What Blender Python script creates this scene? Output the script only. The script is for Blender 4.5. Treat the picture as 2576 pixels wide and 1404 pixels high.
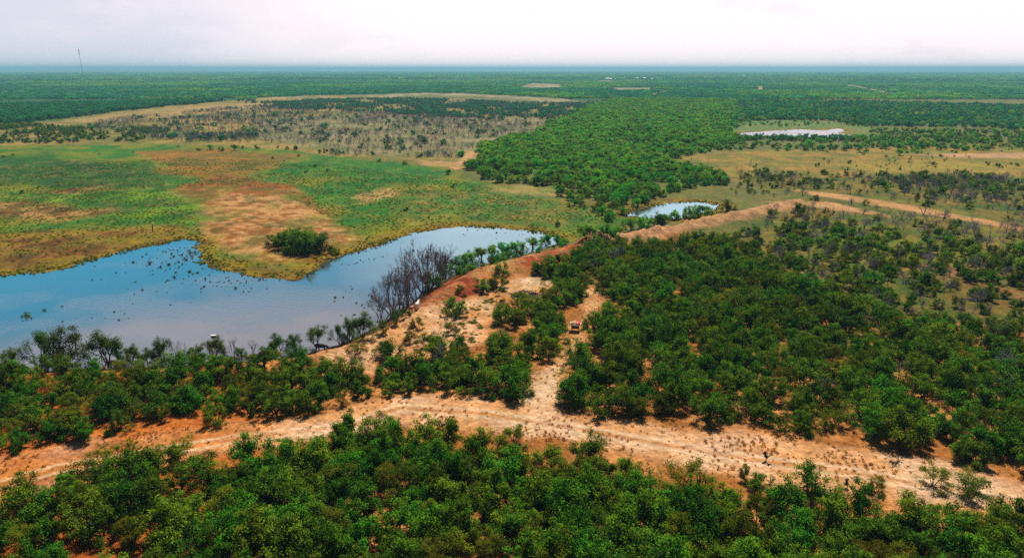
import bpy, math, random
import numpy as np
from mathutils import Vector, Matrix

for o in list(bpy.data.objects):
    bpy.data.objects.remove(o)
sc = bpy.context.scene
COL = sc.collection
R = math.radians

# ------------------------------------------------------------------ camera
CAM_H = 45.0
LENS = 24.0
FPX = 2576.0 * LENS / 36.0
PITCH = math.atan(528.0 / FPX)
cam_d = bpy.data.cameras.new('camera')
cam_d.lens = LENS
cam_d.sensor_width = 36.0
cam_d.clip_start = 0.5
cam_d.clip_end = 120000.0
cam = bpy.data.objects.new('camera', cam_d)
COL.objects.link(cam)
cam.location = (0, 0, CAM_H)
cam.rotation_euler = (math.pi / 2 - PITCH, 0, 0)
sc.camera = cam

# ------------------------------------------------------------------ light
SUN_EL, SUN_AZ = 56.0, 16.0          # azimuth clockwise from the view direction (+Y)
sun_d = bpy.data.lights.new('sun', 'SUN')
sun_d.energy = 5.0
sun_d.angle = R(0.5)
sun_d.color = (1.0, 0.93, 0.82)
sun = bpy.data.objects.new('sun', sun_d)
COL.objects.link(sun)
sd = Vector((math.sin(R(SUN_AZ)) * math.cos(R(SUN_EL)), math.cos(R(SUN_AZ)) * math.cos(R(SUN_EL)), math.sin(R(SUN_EL))))
sun.rotation_euler = sd.to_track_quat('Z', 'Y').to_euler()
sun.location = (0, 0, 400)

vs = sc.view_settings
vs.view_transform = 'Standard'
vs.look = 'None'
vs.exposure = 0.36
vs.gamma = 1.0
vs.use_curve_mapping = False


class NT:
    """small helper for node trees"""
    def __init__(self, tree):
        self.t = tree

    def n(self, typ, **kw):
        nd = self.t.nodes.new(typ)
        for k, v in kw.items():
            if k == 'inp':
                for a, b in v.items():
                    nd.inputs[a].default_value = b
            else:
                setattr(nd, k, v)
        return nd

    def l(self, a, b):
        self.t.links.new(a, b)

    def math(self, op, a, b=None, c=None, clamp=False):
        nd = self.n('ShaderNodeMath', operation=op, use_clamp=clamp)
        for i, v in enumerate((a, b, c)):
            if v is None:
                continue
            if isinstance(v, (int, float)):
                nd.inputs[i].default_value = v
            else:
                self.l(v, nd.inputs[i])
        return nd.outputs[0]

    def smooth(self, v, a, b):
        nd = self.n('ShaderNodeMapRange', interpolation_type='SMOOTHSTEP', inp={1: a, 2: b})
        self.l(v, nd.inputs[0])
        return nd.outputs[0]

    def mix(self, f, a, b, blend='MIX'):
        nd = self.n('ShaderNodeMix', data_type='RGBA', blend_type=blend)
        for i, v in ((0, f), (6, a), (7, b)):
            if isinstance(v, (int, float)):
                nd.inputs[i].default_value = v
            elif isinstance(v, tuple):
                nd.inputs[i].default_value = (v[0], v[1], v[2], 1)
            else:
                self.l(v, nd.inputs[i])
        return nd.outputs[2]


def build_world():
    w = bpy.data.worlds.new('World')
    sc.world = w
    w.use_nodes = True
    t = NT(w.node_tree)
    w.node_tree.nodes.clear()
    out = t.n('ShaderNodeOutputWorld')
    bg = t.n('ShaderNodeBackground')
    t.l(bg.outputs[0], out.inputs[0])
    sky = t.n('ShaderNodeTexSky', sky_type='NISHITA', sun_disc=False)
    sky.sun_elevation = R(SUN_EL)
    sky.sun_rotation = R(SUN_AZ)
    sky.air_density = 1.0
    sky.dust_density = 1.0
    tc = t.n('ShaderNodeTexCoord')
    sep = t.n('ShaderNodeSeparateXYZ')
    t.l(tc.outputs['Generated'], sep.inputs[0])
    X, Y, Z = sep.outputs
    el = t.math('MULTIPLY', t.math('ARCSINE', Z), 180 / math.pi)
    az = t.math('MULTIPLY', t.math('ARCTAN2', X, Y), 180 / math.pi)
    # cloud noise stretched along the horizon
    cv = t.n('ShaderNodeCombineXYZ')
    t.l(t.math('MULTIPLY', az, 0.055), cv.inputs[0])
    t.l(t.math('MULTIPLY', el, 0.17), cv.inputs[1])
    no = t.n('ShaderNodeTexNoise', inp={'Scale': 1.0, 'Detail': 8.0, 'Roughness': 0.62})
    t.l(cv.outputs[0], no.inputs['Vector'])
    cl = t.math('SUBTRACT', no.outputs[0], 0.5)
    front = t.math('SUBTRACT', 1.0, t.smooth(t.math('ABSOLUTE', az), 42.0, 75.0))
    # bright glare spreading from the sun's side; hazy lavender bank on the other side
    glare = t.smooth(t.math('ADD', az, t.math('MULTIPLY', cl, 34.0)), -30.0, -8.0)
    veil = t.mix(glare, SKY_LEFT, SKY_RIGHT)
    puff = t.math('MULTIPLY', t.smooth(cl, 0.03, 0.14), 0.5)
    veil = t.mix(puff, veil, SKY_PUFF)
    # upper bank of lavender cloud above the clear blue belt
    bank = t.smooth(t.math('ADD', el, t.math('MULTIPLY', cl, 9.0)), 16.2, 20.0)
    bank = t.math('MULTIPLY', bank, t.math('SUBTRACT', 1.0, t.smooth(el, 24.0, 29.0)))
    bank = t.math('MULTIPLY', bank, front)
    low = t.math('SUBTRACT', 1.0, t.smooth(t.math('ADD', el, t.math('MULTIPLY', cl, 2.5)), 6.5, 10.0))
    right = t.math('MULTIPLY', front, t.math('MULTIPLY', t.smooth(t.math('ADD', az, t.math('MULTIPLY', cl, 18.0)), -18.0, -5.0), t.math('SUBTRACT', 1.0, t.smooth(el, 15.0, 19.5))))
    base = t.mix(1.0, sky.outputs[0], (SKY_STR * 0.8, SKY_STR * 1.0, SKY_STR * 1.25), 'MULTIPLY')
    blue_belt = t.math('MULTIPLY', front, t.math('SUBTRACT', 1.0, t.smooth(el, 16.0, 24.0)))
    c = t.mix(t.math('MULTIPLY', blue_belt, 0.92), base, SKY_BLUE)
    c = t.mix(bank, c, SKY_BANK)
    c = t.mix(t.math('MULTIPLY', right, 0.85), c, SKY_PALE)
    c = t.mix(t.math('MULTIPLY', low, t.math('MULTIPLY_ADD', front, 0.75, 0.25)), c, veil)
    t.l(c, bg.inputs[0])
    bg.inputs[1].default_value = 1.0


SKY_STR = 0.03
SKY_LEFT = (0.62, 0.61, 0.69)
SKY_RIGHT = (0.95, 0.825, 0.85)
SKY_PALE = (1.1, 1.42, 1.62)
SKY_PUFF = (0.74, 0.69, 0.73)
SKY_BLUE = (0.02, 0.64, 1.10)
SKY_BANK = (1.0, 0.92, 1.06)
build_world()

# ------------------------------------------------------------------ picture <-> ground
cp, sp = math.cos(PITCH), math.sin(PITCH)


def at(x, y, z=0.0):
    """ground point (metres) seen at photo position x, y (photo drawn 2576 wide)"""
    dx, du = x - 1288.0, 702.0 - y
    d = (dx, FPX * cp + du * sp, -FPX * sp + du * cp)
    k = (CAM_H - z) / -d[2]
    return (d[0] * k, d[1] * k, z)


def to_px(X, Y, Z=0.0):
    zz = Z - CAM_H
    f = Y * cp - zz * sp
    u = Y * sp + zz * cp
    return 1288.0 + FPX * X / f, 702.0 - FPX * u / f


def wpoly(pts, z=0.0):
    return np.array([at(x, y, z)[:2] for x, y in pts])


def inside(poly, X, Y):
    r = np.zeros(X.shape, bool)
    n = len(poly)
    for i in range(n):
        x0, y0 = poly[i]
        x1, y1 = poly[(i + 1) % n]
        if y0 == y1:
            continue
        c = (y0 > Y) != (y1 > Y)
        r ^= c & (X < (x1 - x0) * (Y - y0) / (y1 - y0) + x0)
    return r


def seg_dist(P, X, Y, closed):
    d = np.full(X.shape, 1e9)
    n = len(P)
    for i in range(n if closed else n - 1):
        x0, y0 = P[i]
        x1, y1 = P[(i + 1) % n]
        ex, ey = x1 - x0, y1 - y0
        t = np.clip(((X - x0) * ex + (Y - y0) * ey) / (ex * ex + ey * ey + 1e-9), 0, 1)
        d = np.minimum(d, np.hypot(X - x0 - t * ex, Y - y0 - t * ey))
    return d


def signed(P, X, Y, pad=60.0):
    """signed distance to a closed outline, negative inside; far points get a big number"""
    out = np.full(X.shape, 1e6)
    lo, hi = P.min(0) - pad, P.max(0) + pad
    m = (X > lo[0]) & (X < hi[0]) & (Y > lo[1]) & (Y < hi[1])
    if m.any():
        x, y = X[m], Y[m]
        d = seg_dist(P, x, y, True)
        out[m] = np.where(inside(P, x, y), -d, d)
    return out


def _hash(ix, iy, s):
    h = (ix.astype(np.int64) * 374761393 + iy.astype(np.int64) * 668265263 + s * 974634777) & 0xffffffff
    h = ((h ^ (h >> 13)) * 1274126177) & 0xffffffff
    h = (h ^ (h >> 16)) & 0xffffffff
    return h / 4294967295.0


def vnoise(X, Y, s=0):
    ix, iy = np.floor(X), np.floor(Y)
    fx, fy = X - ix, Y - iy
    fx, fy = fx * fx * (3 - 2 * fx), fy * fy * (3 - 2 * fy)
    a, b = _hash(ix, iy, s), _hash(ix + 1, iy, s)
    c, d = _hash(ix, iy + 1, s), _hash(ix + 1, iy + 1, s)
    return (a + (b - a) * fx) * (1 - fy) + (c + (d - c) * fx) * fy


def fbm(X, Y, scale, s=0, octv=4):
    X, Y = np.asarray(X, float) / scale, np.asarray(Y, float) / scale
    r, a, t = 0.0, 1.0, 0.0
    for k in range(octv):
        r = r + a * vnoise(X, Y, s + k * 17)
        t += a
        X, Y, a = X * 2.03 + 11.3, Y * 2.03 + 5.7, a * 0.52
    return r / t - 0.5


def sstep(a, b, v):
    t = np.clip((v - a) / (b - a), 0, 1)
    return t * t * (3 - 2 * t)


# ------------------------------------------------------------------ outlines read off the photo
POND = wpoly([(-300, 720), (-60, 700), (0, 694), (90, 690), (180, 672), (245, 652), (310, 635), (370, 620), (430, 608), (470, 602), (503, 606),
              (488, 632), (492, 655), (560, 680), (650, 698), (740, 705), (775, 695), (790, 676), (830, 652), (900, 632), (980, 606), (1040, 587),
              (1120, 574), (1180, 571), (1260, 575), (1340, 583), (1390, 597), (1412, 608), (1380, 622), (1330, 640), (1270, 655), (1200, 672),
              (1140, 702), (1100, 728), (1050, 765), (1005, 806), (945, 843), (885, 868), (815, 890), (740, 906), (600, 920), (400, 931), (200, 939),
              (0, 948), (-80, 953), (-300, 968)])
INLET = wpoly([(452, 570), (470, 575), (490, 588), (508, 600), (505, 612), (480, 612), (466, 592)])
POND2 = wpoly([(1572, 541), (1592, 533), (1640, 520), (1700, 510), (1760, 509), (1812, 518), (1800, 531), (1740, 545), (1690, 551), (1640, 549), (1600, 545)])
POND3 = wpoly([(1832, 338), (1900, 333), (1955, 329), (2010, 326), (2080, 329), (2112, 323), (2126, 329), (2105, 335), (2150, 343), (2130, 348),
               (2060, 345), (1980, 345), (1920, 342), (1880, 342)])
BAY = at(470, 600)
PONDS = [POND, POND2, POND3]
BERM = wpoly([(-400, 983), (-80, 962), (0, 955), (200, 945), (420, 940), (640, 922), (800, 897), (900, 871), (1000, 822), (1060, 777), (1120, 735),
              (1200, 685), (1300, 653), (1420, 627), (1500, 606)], 1.7)
LEVEE = wpoly([(1500, 606), (1590, 592), (1700, 575), (1820, 547), (1930, 523), (2012, 511)], 2.0)


def terrain(X, Y):
    X = np.asarray(X, float)
    Y = np.asarray(Y, float)
    z = 0.55 + 0.5 * fbm(X, Y, 45, 3, 3) + 0.16 * fbm(X, Y, 3.0, 9, 3) * (np.hypot(X, Y) < 500)
    for i, P in enumerate(PONDS):
        d = signed(P, X, Y, 40)
        m = d < 40
        if not m.any():
            continue
        dm = d[m] + fbm(X[m], Y[m], 5.0, 21 + i, 4) * (np.where(seg_dist(BERM, X[m], Y[m], False) < 12, .8, np.where((i == 0) & (np.hypot(X[m] - BAY[0], Y[m] - BAY[1]) < 22), 10.0, 4.5)))
        basin = np.clip(dm * 0.05, -0.7, 0.6) + 0.10 * fbm(X[m], Y[m], 1.6, 5, 2) * (np.abs(dm) < 6)
        w = sstep(10, 24, dm)
        z[m] = np.where(dm < 24, basin * (1 - w) + np.minimum(z[m], 1.2) * w, z[m])
    d = seg_dist(BERM, X, Y, False)
    b = np.exp(-(d / 3.6) ** 2) * (1.55 + 1.3 * fbm(X, Y, 9, 31, 3) + 1.1 * fbm(X, Y, 2.2, 35, 3))
    z = np.where(d < 16, z + b, z)
    d = seg_dist(LEVEE, X, Y, False)
    b = np.exp(-(d / 4.2) ** 2) * (1.9 + 1.8 * fbm(X, Y, 8, 33, 3) + 2.6 * fbm(X, Y, 2.4, 37, 3))
    z = np.where(d < 16, z + b, z)
    return z


def ground_z(x, y):
    return float(terrain(np.array([x]), np.array([y]))[0])


# ------------------------------------------------------------------ materials
def lin(r, g, b, k=1.0):
    f = lambda c: ((c / 255 + 0.055) / 1.055) ** 2.4 if c > 10 else c / 255 / 12.92
    return (f(r) * k, f(g) * k, f(b) * k)


def new_mat(name):
    m = bpy.data.materials.new(name)
    m.use_nodes = True
    m.node_tree.nodes.clear()
    t = NT(m.node_tree)
    out = t.n('ShaderNodeOutputMaterial')
    return m, t, out


def leaf_mat(name, dark, light, trans=0.4, hue_var=0.045, val_var=0.4):
    m, t, out = new_mat(name)
    a = t.n('ShaderNodeAttribute', attribute_name='tint')
    oi = t.n('ShaderNodeObjectInfo')
    c = t.mix(a.outputs['Fac'], dark, light)
    hs = t.n('ShaderNodeHueSaturation')
    r2 = t.math('FRACT', t.math('MULTIPLY', oi.outputs['Random'], 7.31))
    t.l(t.math('MULTIPLY_ADD', oi.outputs['Random'], hue_var * 2, 0.5 - hue_var), hs.inputs['Hue'])
    t.l(t.math('MULTIPLY_ADD', r2, val_var * 2, 1 - val_var), hs.inputs['Value'])
    t.l(c, hs.inputs['Color'])
    d = t.n('ShaderNodeBsdfDiffuse')
    tr = t.n('ShaderNodeBsdfTranslucent')
    t.l(hs.outputs[0], d.inputs[0])
    tc = t.mix(1.0, hs.outputs[0], (1.25, 1.15, 0.5), 'MULTIPLY')
    t.l(tc, tr.inputs[0])
    mx = t.n('ShaderNodeMixShader')
    mx.inputs[0].default_value = trans
    t.l(d.outputs[0], mx.inputs[1])
    t.l(tr.outputs[0], mx.inputs[2])
    t.l(mx.outputs[0], out.inputs[0])
    return m


def bark_mat(name, c0, c1, scale=6.0):
    m, t, out = new_mat(name)
    g = t.n('ShaderNodeNewGeometry')
    no = t.n('ShaderNodeTexNoise', inp={'Scale': scale, 'Detail': 4.0})
    t.l(g.outputs['Position'], no.inputs['Vector'])
    d = t.n('ShaderNodeBsdfDiffuse')
    t.l(t.mix(no.outputs[0], c0, c1), d.inputs[0])
    t.l(d.outputs[0], out.inputs[0])
    return m


def plain_mat(name, col, rough=0.6, var=0.25, scale=5.0, metal=0.0):
    m, t, out = new_mat(name)
    g = t.n('ShaderNodeTexCoord')
    no = t.n('ShaderNodeTexNoise', inp={'Scale': scale, 'Detail': 5.0, 'Roughness': 0.65})
    t.l(g.outputs['Object'], no.inputs['Vector'])
    p = t.n('ShaderNodeBsdfPrincipled')
    lo = tuple(c * (1 - var) for c in col)
    hi = tuple(min(1, c * (1 + var)) for c in col)
    t.l(t.mix(no.outputs[0], lo, hi), p.inputs['Base Color'])
    p.inputs['Roughness'].default_value = rough
    p.inputs['Metallic'].default_value = metal
    t.l(p.outputs[0], out.inputs[0])
    return m


LEAF_DARK = leaf_mat('mesquite_leaf', (0.006, 0.038, 0.003), (0.165, 0.310, 0.018), 0.32)  # leaf variation widened, sunlit highlights and dark shade put into the colours
LEAF_BRIGHT = leaf_mat('bright_leaf', (0.042, 0.175, 0.022), (0.210, 0.480, 0.058), 0.44)
LEAF_YELLOW = leaf_mat('yellow_green_leaf', (0.050, 0.085, 0.006), (0.210, 0.240, 0.018), 0.45)
LEAF_WILLOW = leaf_mat('willow_leaf', (0.030, 0.080, 0.012), (0.130, 0.200, 0.028), 0.45)
LEAF_FAR_HAZED = leaf_mat('far_hazed_leaf', (0.006, 0.085, 0.048), (0.050, 0.300, 0.130), 0.42)  # teal of the distant haze is mixed into the leaf colour
BARK = bark_mat('bark', (0.020, 0.013, 0.010), (0.085, 0.055, 0.040))
BARK_GREY = bark_mat('grey_bark', (0.085, 0.068, 0.080), (0.340, 0.290, 0.330))
BARK_DEAD = bark_mat('dead_bark', (0.050, 0.030, 0.036), (0.250, 0.170, 0.200))
GRASS_DRY = leaf_mat('dry_grass_blade', (0.24, 0.095, 0.022), (0.52, 0.29, 0.09), 0.45, 0.02)
GRASS_GREEN = leaf_mat('green_grass_blade', (0.022, 0.085, 0.003), (0.140, 0.190, 0.006), 0.4, 0.04)
REED = leaf_mat('reed_blade', (0.020, 0.030, 0.014), (0.085, 0.085, 0.030), 0.3, 0.03)

# ------------------------------------------------------------------ ground sheet
B = lambda *p: wpoly(p)
ZONES = [  # outline, colour as sunlit sRGB, feather (m), warp (m), second colour, patch size (m), fleck
    # far wood floor, dry fields and clearings
    (B((-300, 312), (60, 310), (150, 303), (230, 292), (400, 270), (560, 257), (700, 247), (850, 241), (1000, 243), (1085, 238), (1480, 262), (1560, 248),
       (1850, 250), (2900, 238), (2900, 182), (-300, 182)), (40, 96, 40), 15, 10, (60, 110, 44), 60, .3),
    (B((120, 312), (230, 288), (560, 256), (850, 242), (1000, 247), (1400, 260), (1530, 256), (1400, 308), (1260, 363), (1200, 375), (1130, 408), (900, 405),
       (700, 380), (400, 372), (-300, 372), (-300, 318)), (182, 148, 72), 6, 8, (128, 124, 46), 22, .6),
    (B((170, 305), (420, 272), (640, 260), (640, 275), (400, 300), (250, 312)), (190, 156, 88), 5, 6, (164, 136, 70), 18, .4),
    (B((640, 300), (1000, 290), (1400, 300), (1260, 363), (1130, 400), (900, 395), (650, 350)), (170, 150, 104), 8, 8, (124, 124, 66), 14, .6),
    (B((-300, 372), (400, 366), (700, 378), (900, 402), (1130, 420), (1180, 450), (1300, 490), (1600, 545), (1560, 580), (1420, 605), (1000, 650), (-300, 760)),
     (60, 126, 2), 6, 8, (136, 136, 0), 14, .8),
    (B((-300, 395), (120, 392), (330, 420), (420, 460), (440, 500), (380, 500), (200, 480), (-300, 470)), (12, 86, 4), 7, 16, (58, 108, 2), 10, .8),
    (B((700, 420), (900, 400), (1060, 425), (1100, 440), (1000, 470), (850, 450), (740, 455)), (8, 112, 10), 5, 14, (48, 128, 6), 9, .7),
    (B((720, 470), (900, 460), (980, 500), (960, 560), (880, 560), (800, 520), (735, 500)), (12, 118, 8), 5, 14, (66, 134, 4), 8, .7),
    (B((330, 385), (520, 375), (760, 395), (700, 430), (560, 455), (420, 440)), (172, 116, 20), 6, 12, (124, 108, 8), 14, .5),
    (B((60, 500), (250, 470), (370, 480), (330, 540), (120, 560), (-200, 540), (-200, 510)), (112, 66, 14), 5, 10, (196, 146, 74), 7, .8),
    (B((-300, 600), (100, 590), (300, 575), (440, 570), (460, 605), (250, 655), (-300, 720)), (158, 124, 2), 5, 8, (118, 66, 4), 6, .8),
    (B((420, 480), (560, 470), (705, 478), (745, 512), (860, 570), (905, 610), (842, 652), (745, 672), (640, 668), (560, 640), (515, 585), (480, 520)),
     (226, 166, 98), 4, 8, (160, 98, 18), 2.6, 1.0),
    (B((430, 470), (560, 440), (740, 470), (790, 530), (700, 500), (560, 486), (500, 520), (470, 520)), (168, 96, 8), 4, 10, (124, 96, 4), 8, .7),
    (B((-300, 445), (140, 490), (330, 480), (420, 470), (540, 560), (480, 570), (330, 560), (100, 520), (-300, 490)), (112, 156, 0), 6, 16, (40, 108, 2), 9, .8),
    (B((1000, 480), (1300, 495), (1600, 545), (1400, 570), (1150, 565), (1000, 540)), (70, 128, 26), 5, 8, (128, 126, 30), 6, .9),
    (B((880, 500), (985, 478), (1010, 490), (920, 520)), (205, 165, 95), 3, 3, (150, 130, 60), 4, .9),
    (B((1130, 425), (1180, 385), (1215, 380), (1190, 405), (1150, 430)), (225, 170, 110), 2, 2, (220, 165, 110), 8, .3),
    (B((1050, 405), (1180, 415), (1180, 428), (1060, 418)), (215, 160, 105), 3, 2, (190, 150, 80), 8, .4),
    (B((1200, 475), (1400, 470), (1420, 500), (1300, 495)), (190, 160, 85), 4, 4, (140, 145, 60), 7, .6),
    (B((1830, 300), (2180, 310), (2200, 335), (2120, 350), (1840, 345)), (104, 140, 60), 6, 6, (134, 132, 62), 15, .4),
    # right hand fields
    (B((1700, 400), (1800, 385), (2300, 372), (2900, 350), (2900, 450), (2300, 452), (1820, 448), (1710, 425)), (176, 138, 50), 5, 5, (126, 124, 30), 10, .7),
    (B((2060, 415), (2300, 405), (2560, 420), (2560, 440), (2200, 435)), (175, 150, 45), 6, 5, (160, 140, 50), 10, .5),
    (B((2280, 392), (2576, 388), (2900, 386), (2900, 402), (2400, 400)), (225, 170, 120), 3, 3, (200, 150, 100), 12, .4),
    (B((1820, 448), (3900, 448), (3900, 920), (2300, 815), (2000, 720), (1920, 650), (1830, 605), (2010, 520), (1980, 480)), (140, 118, 34), 6, 5, (96, 110, 18), 6, .9),
    (B((1980, 478), (2080, 488), (2250, 514), (2400, 542), (2600, 582), (2600, 590), (2380, 553), (2220, 524), (2060, 498)), (225, 165, 105), 1.5, 2, (205, 150, 90), 6, .5),
    (B((1930, 512), (2090, 514), (2200, 538), (2250, 552), (2120, 536), (2000, 526)), (228, 170, 112), 1.5, 2, (210, 150, 95), 6, .4),
    (B((2250, 700), (2350, 670), (2450, 640), (2576, 690), (2600, 780), (2480, 790), (2420, 720)), (170, 105, 62), 5, 5, (110, 112, 45), 5, .9),
    # near side: dry tan dirt, redder towards the low corner
    (B((-600, 950), (200, 942), (640, 922), (900, 872), (1060, 780), (1200, 688), (1420, 628), (1600, 592), (1830, 600), (1920, 650), (2000, 720), (2300, 815),
       (3900, 920), (3900, 3000), (-900, 3000)), (226, 152, 84), 3, 3, (180, 112, 44), 5, 1.0),
    (B((-900, 960), (500, 950), (640, 1000), (700, 1100), (520, 1500), (420, 3000), (-900, 3000)), (226, 128, 48), 9, 6, (196, 98, 32), 5, 1.0),
    # bare sand
    (B((780, 905), (880, 878), (1000, 830), (1060, 785), (1120, 742), (1180, 700), (1240, 745), (1245, 860), (1120, 890), (1000, 945), (900, 955), (800, 940)),
     (250, 196, 146), 1.5, 2.5, (236, 164, 100), 4, .6),
    (B((1240, 735), (1330, 700), (1400, 712), (1390, 745), (1300, 765)), (253, 208, 160), 1.5, 2, (230, 170, 105), 4, .5),
    (B((1460, 735), (1515, 728), (1510, 790), (1460, 810)), (240, 180, 118), 1.5, 2, (226, 160, 100), 4, .5),
    (B((1300, 1040), (1330, 985), (1375, 925), (1420, 880), (1445, 850), (1470, 850), (1440, 900), (1405, 960), (1395, 1040)), (253, 210, 164), 1.5, 2, (232, 176, 112), 4, .6),
    (B((1060, 735), (1150, 690), (1215, 690), (1205, 742), (1130, 775), (1080, 790), (1040, 800)), (164, 58, 16), 1.5, 2.5, (198, 100, 44), 2.2, .8),
    (B((1290, 655), (1420, 630), (1480, 625), (1440, 660), (1350, 690), (1300, 680)), (176, 78, 28), 1.5, 2, (212, 130, 68), 2.2, .8),
    # the sandy track
    (B((-900, 1270), (0, 1166), (120, 1138), (380, 1098), (480, 1083), (800, 1058), (950, 1008), (1080, 998), (1200, 1003), (1350, 1036), (1480, 1058), (1640, 1078),
       (1850, 1103), (1950, 1108), (2150, 1138), (2350, 1168), (2480, 1198), (2600, 1235), (3100, 1360), (3100, 1440), (2576, 1300), (2300, 1280), (2080, 1245),
       (1900, 1222), (1780, 1196), (1650, 1170), (1540, 1140), (1440, 1118), (1280, 1116), (1180, 1088), (1000, 1070), (880, 1098), (700, 1126), (600, 1138),
       (300, 1205), (150, 1235), (0, 1290), (-900, 1480)), (252, 202, 156), 1.4, 2.2, (244, 176, 112), 6, .75),
    (B((-900, 1270), (0, 1166), (120, 1138), (380, 1098), (560, 1078), (640, 1080), (600, 1138), (300, 1205), (150, 1235), (0, 1290), (-900, 1480)),
     (236, 146, 62), 5, 3, (208, 112, 38), 3, 1.0),
]
CLEAR = [  # pale clearings in the far wood
    ((1297, 222), (1340, 210), (1410, 213), (1420, 224), (1340, 226)), ((1520, 222), (1640, 222), (1645, 230), (1560, 232)),
    ((1628, 243), (1660, 230), (1700, 228), (1668, 238), (1640, 248)), ((2118, 212), (2150, 216), (2258, 238), (2250, 244), (2190, 232), (2120, 218)),
    ((1898, 220), (1920, 216), (1928, 232), (1902, 230)), ((850, 243), (1070, 235), (1200, 238), (1420, 250), (1480, 262), (1390, 258), (1200, 244), (1080, 240), (880, 250)),
    ((1700, 193), (1880, 192), (1885, 196), (1710, 197)), ((1500, 204), (1545, 203), (1545, 208), (1500, 208)),
    ((562, 214), (580, 214), (580, 222), (566, 222)), ((640, 248), (850, 240), (870, 250), (650, 262)), ((2230, 220), (2380, 222), (2380, 226), (2230, 224)),
]
CLEAR_W = [wpoly(c) for c in CLEAR]
for c in CLEAR_W:
    ZONES.insert(1, (c, (188, 162, 116), 6, 6, (140, 138, 84), 18, .3))


RUTS = wpoly([(-300, 1330), (0, 1232), (150, 1190), (380, 1150), (600, 1112), (880, 1080), (1000, 1036), (1200, 1050), (1450, 1090), (1650, 1126), (1900, 1168), (2150, 1198), (2400, 1240), (2700, 1310)])


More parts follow.
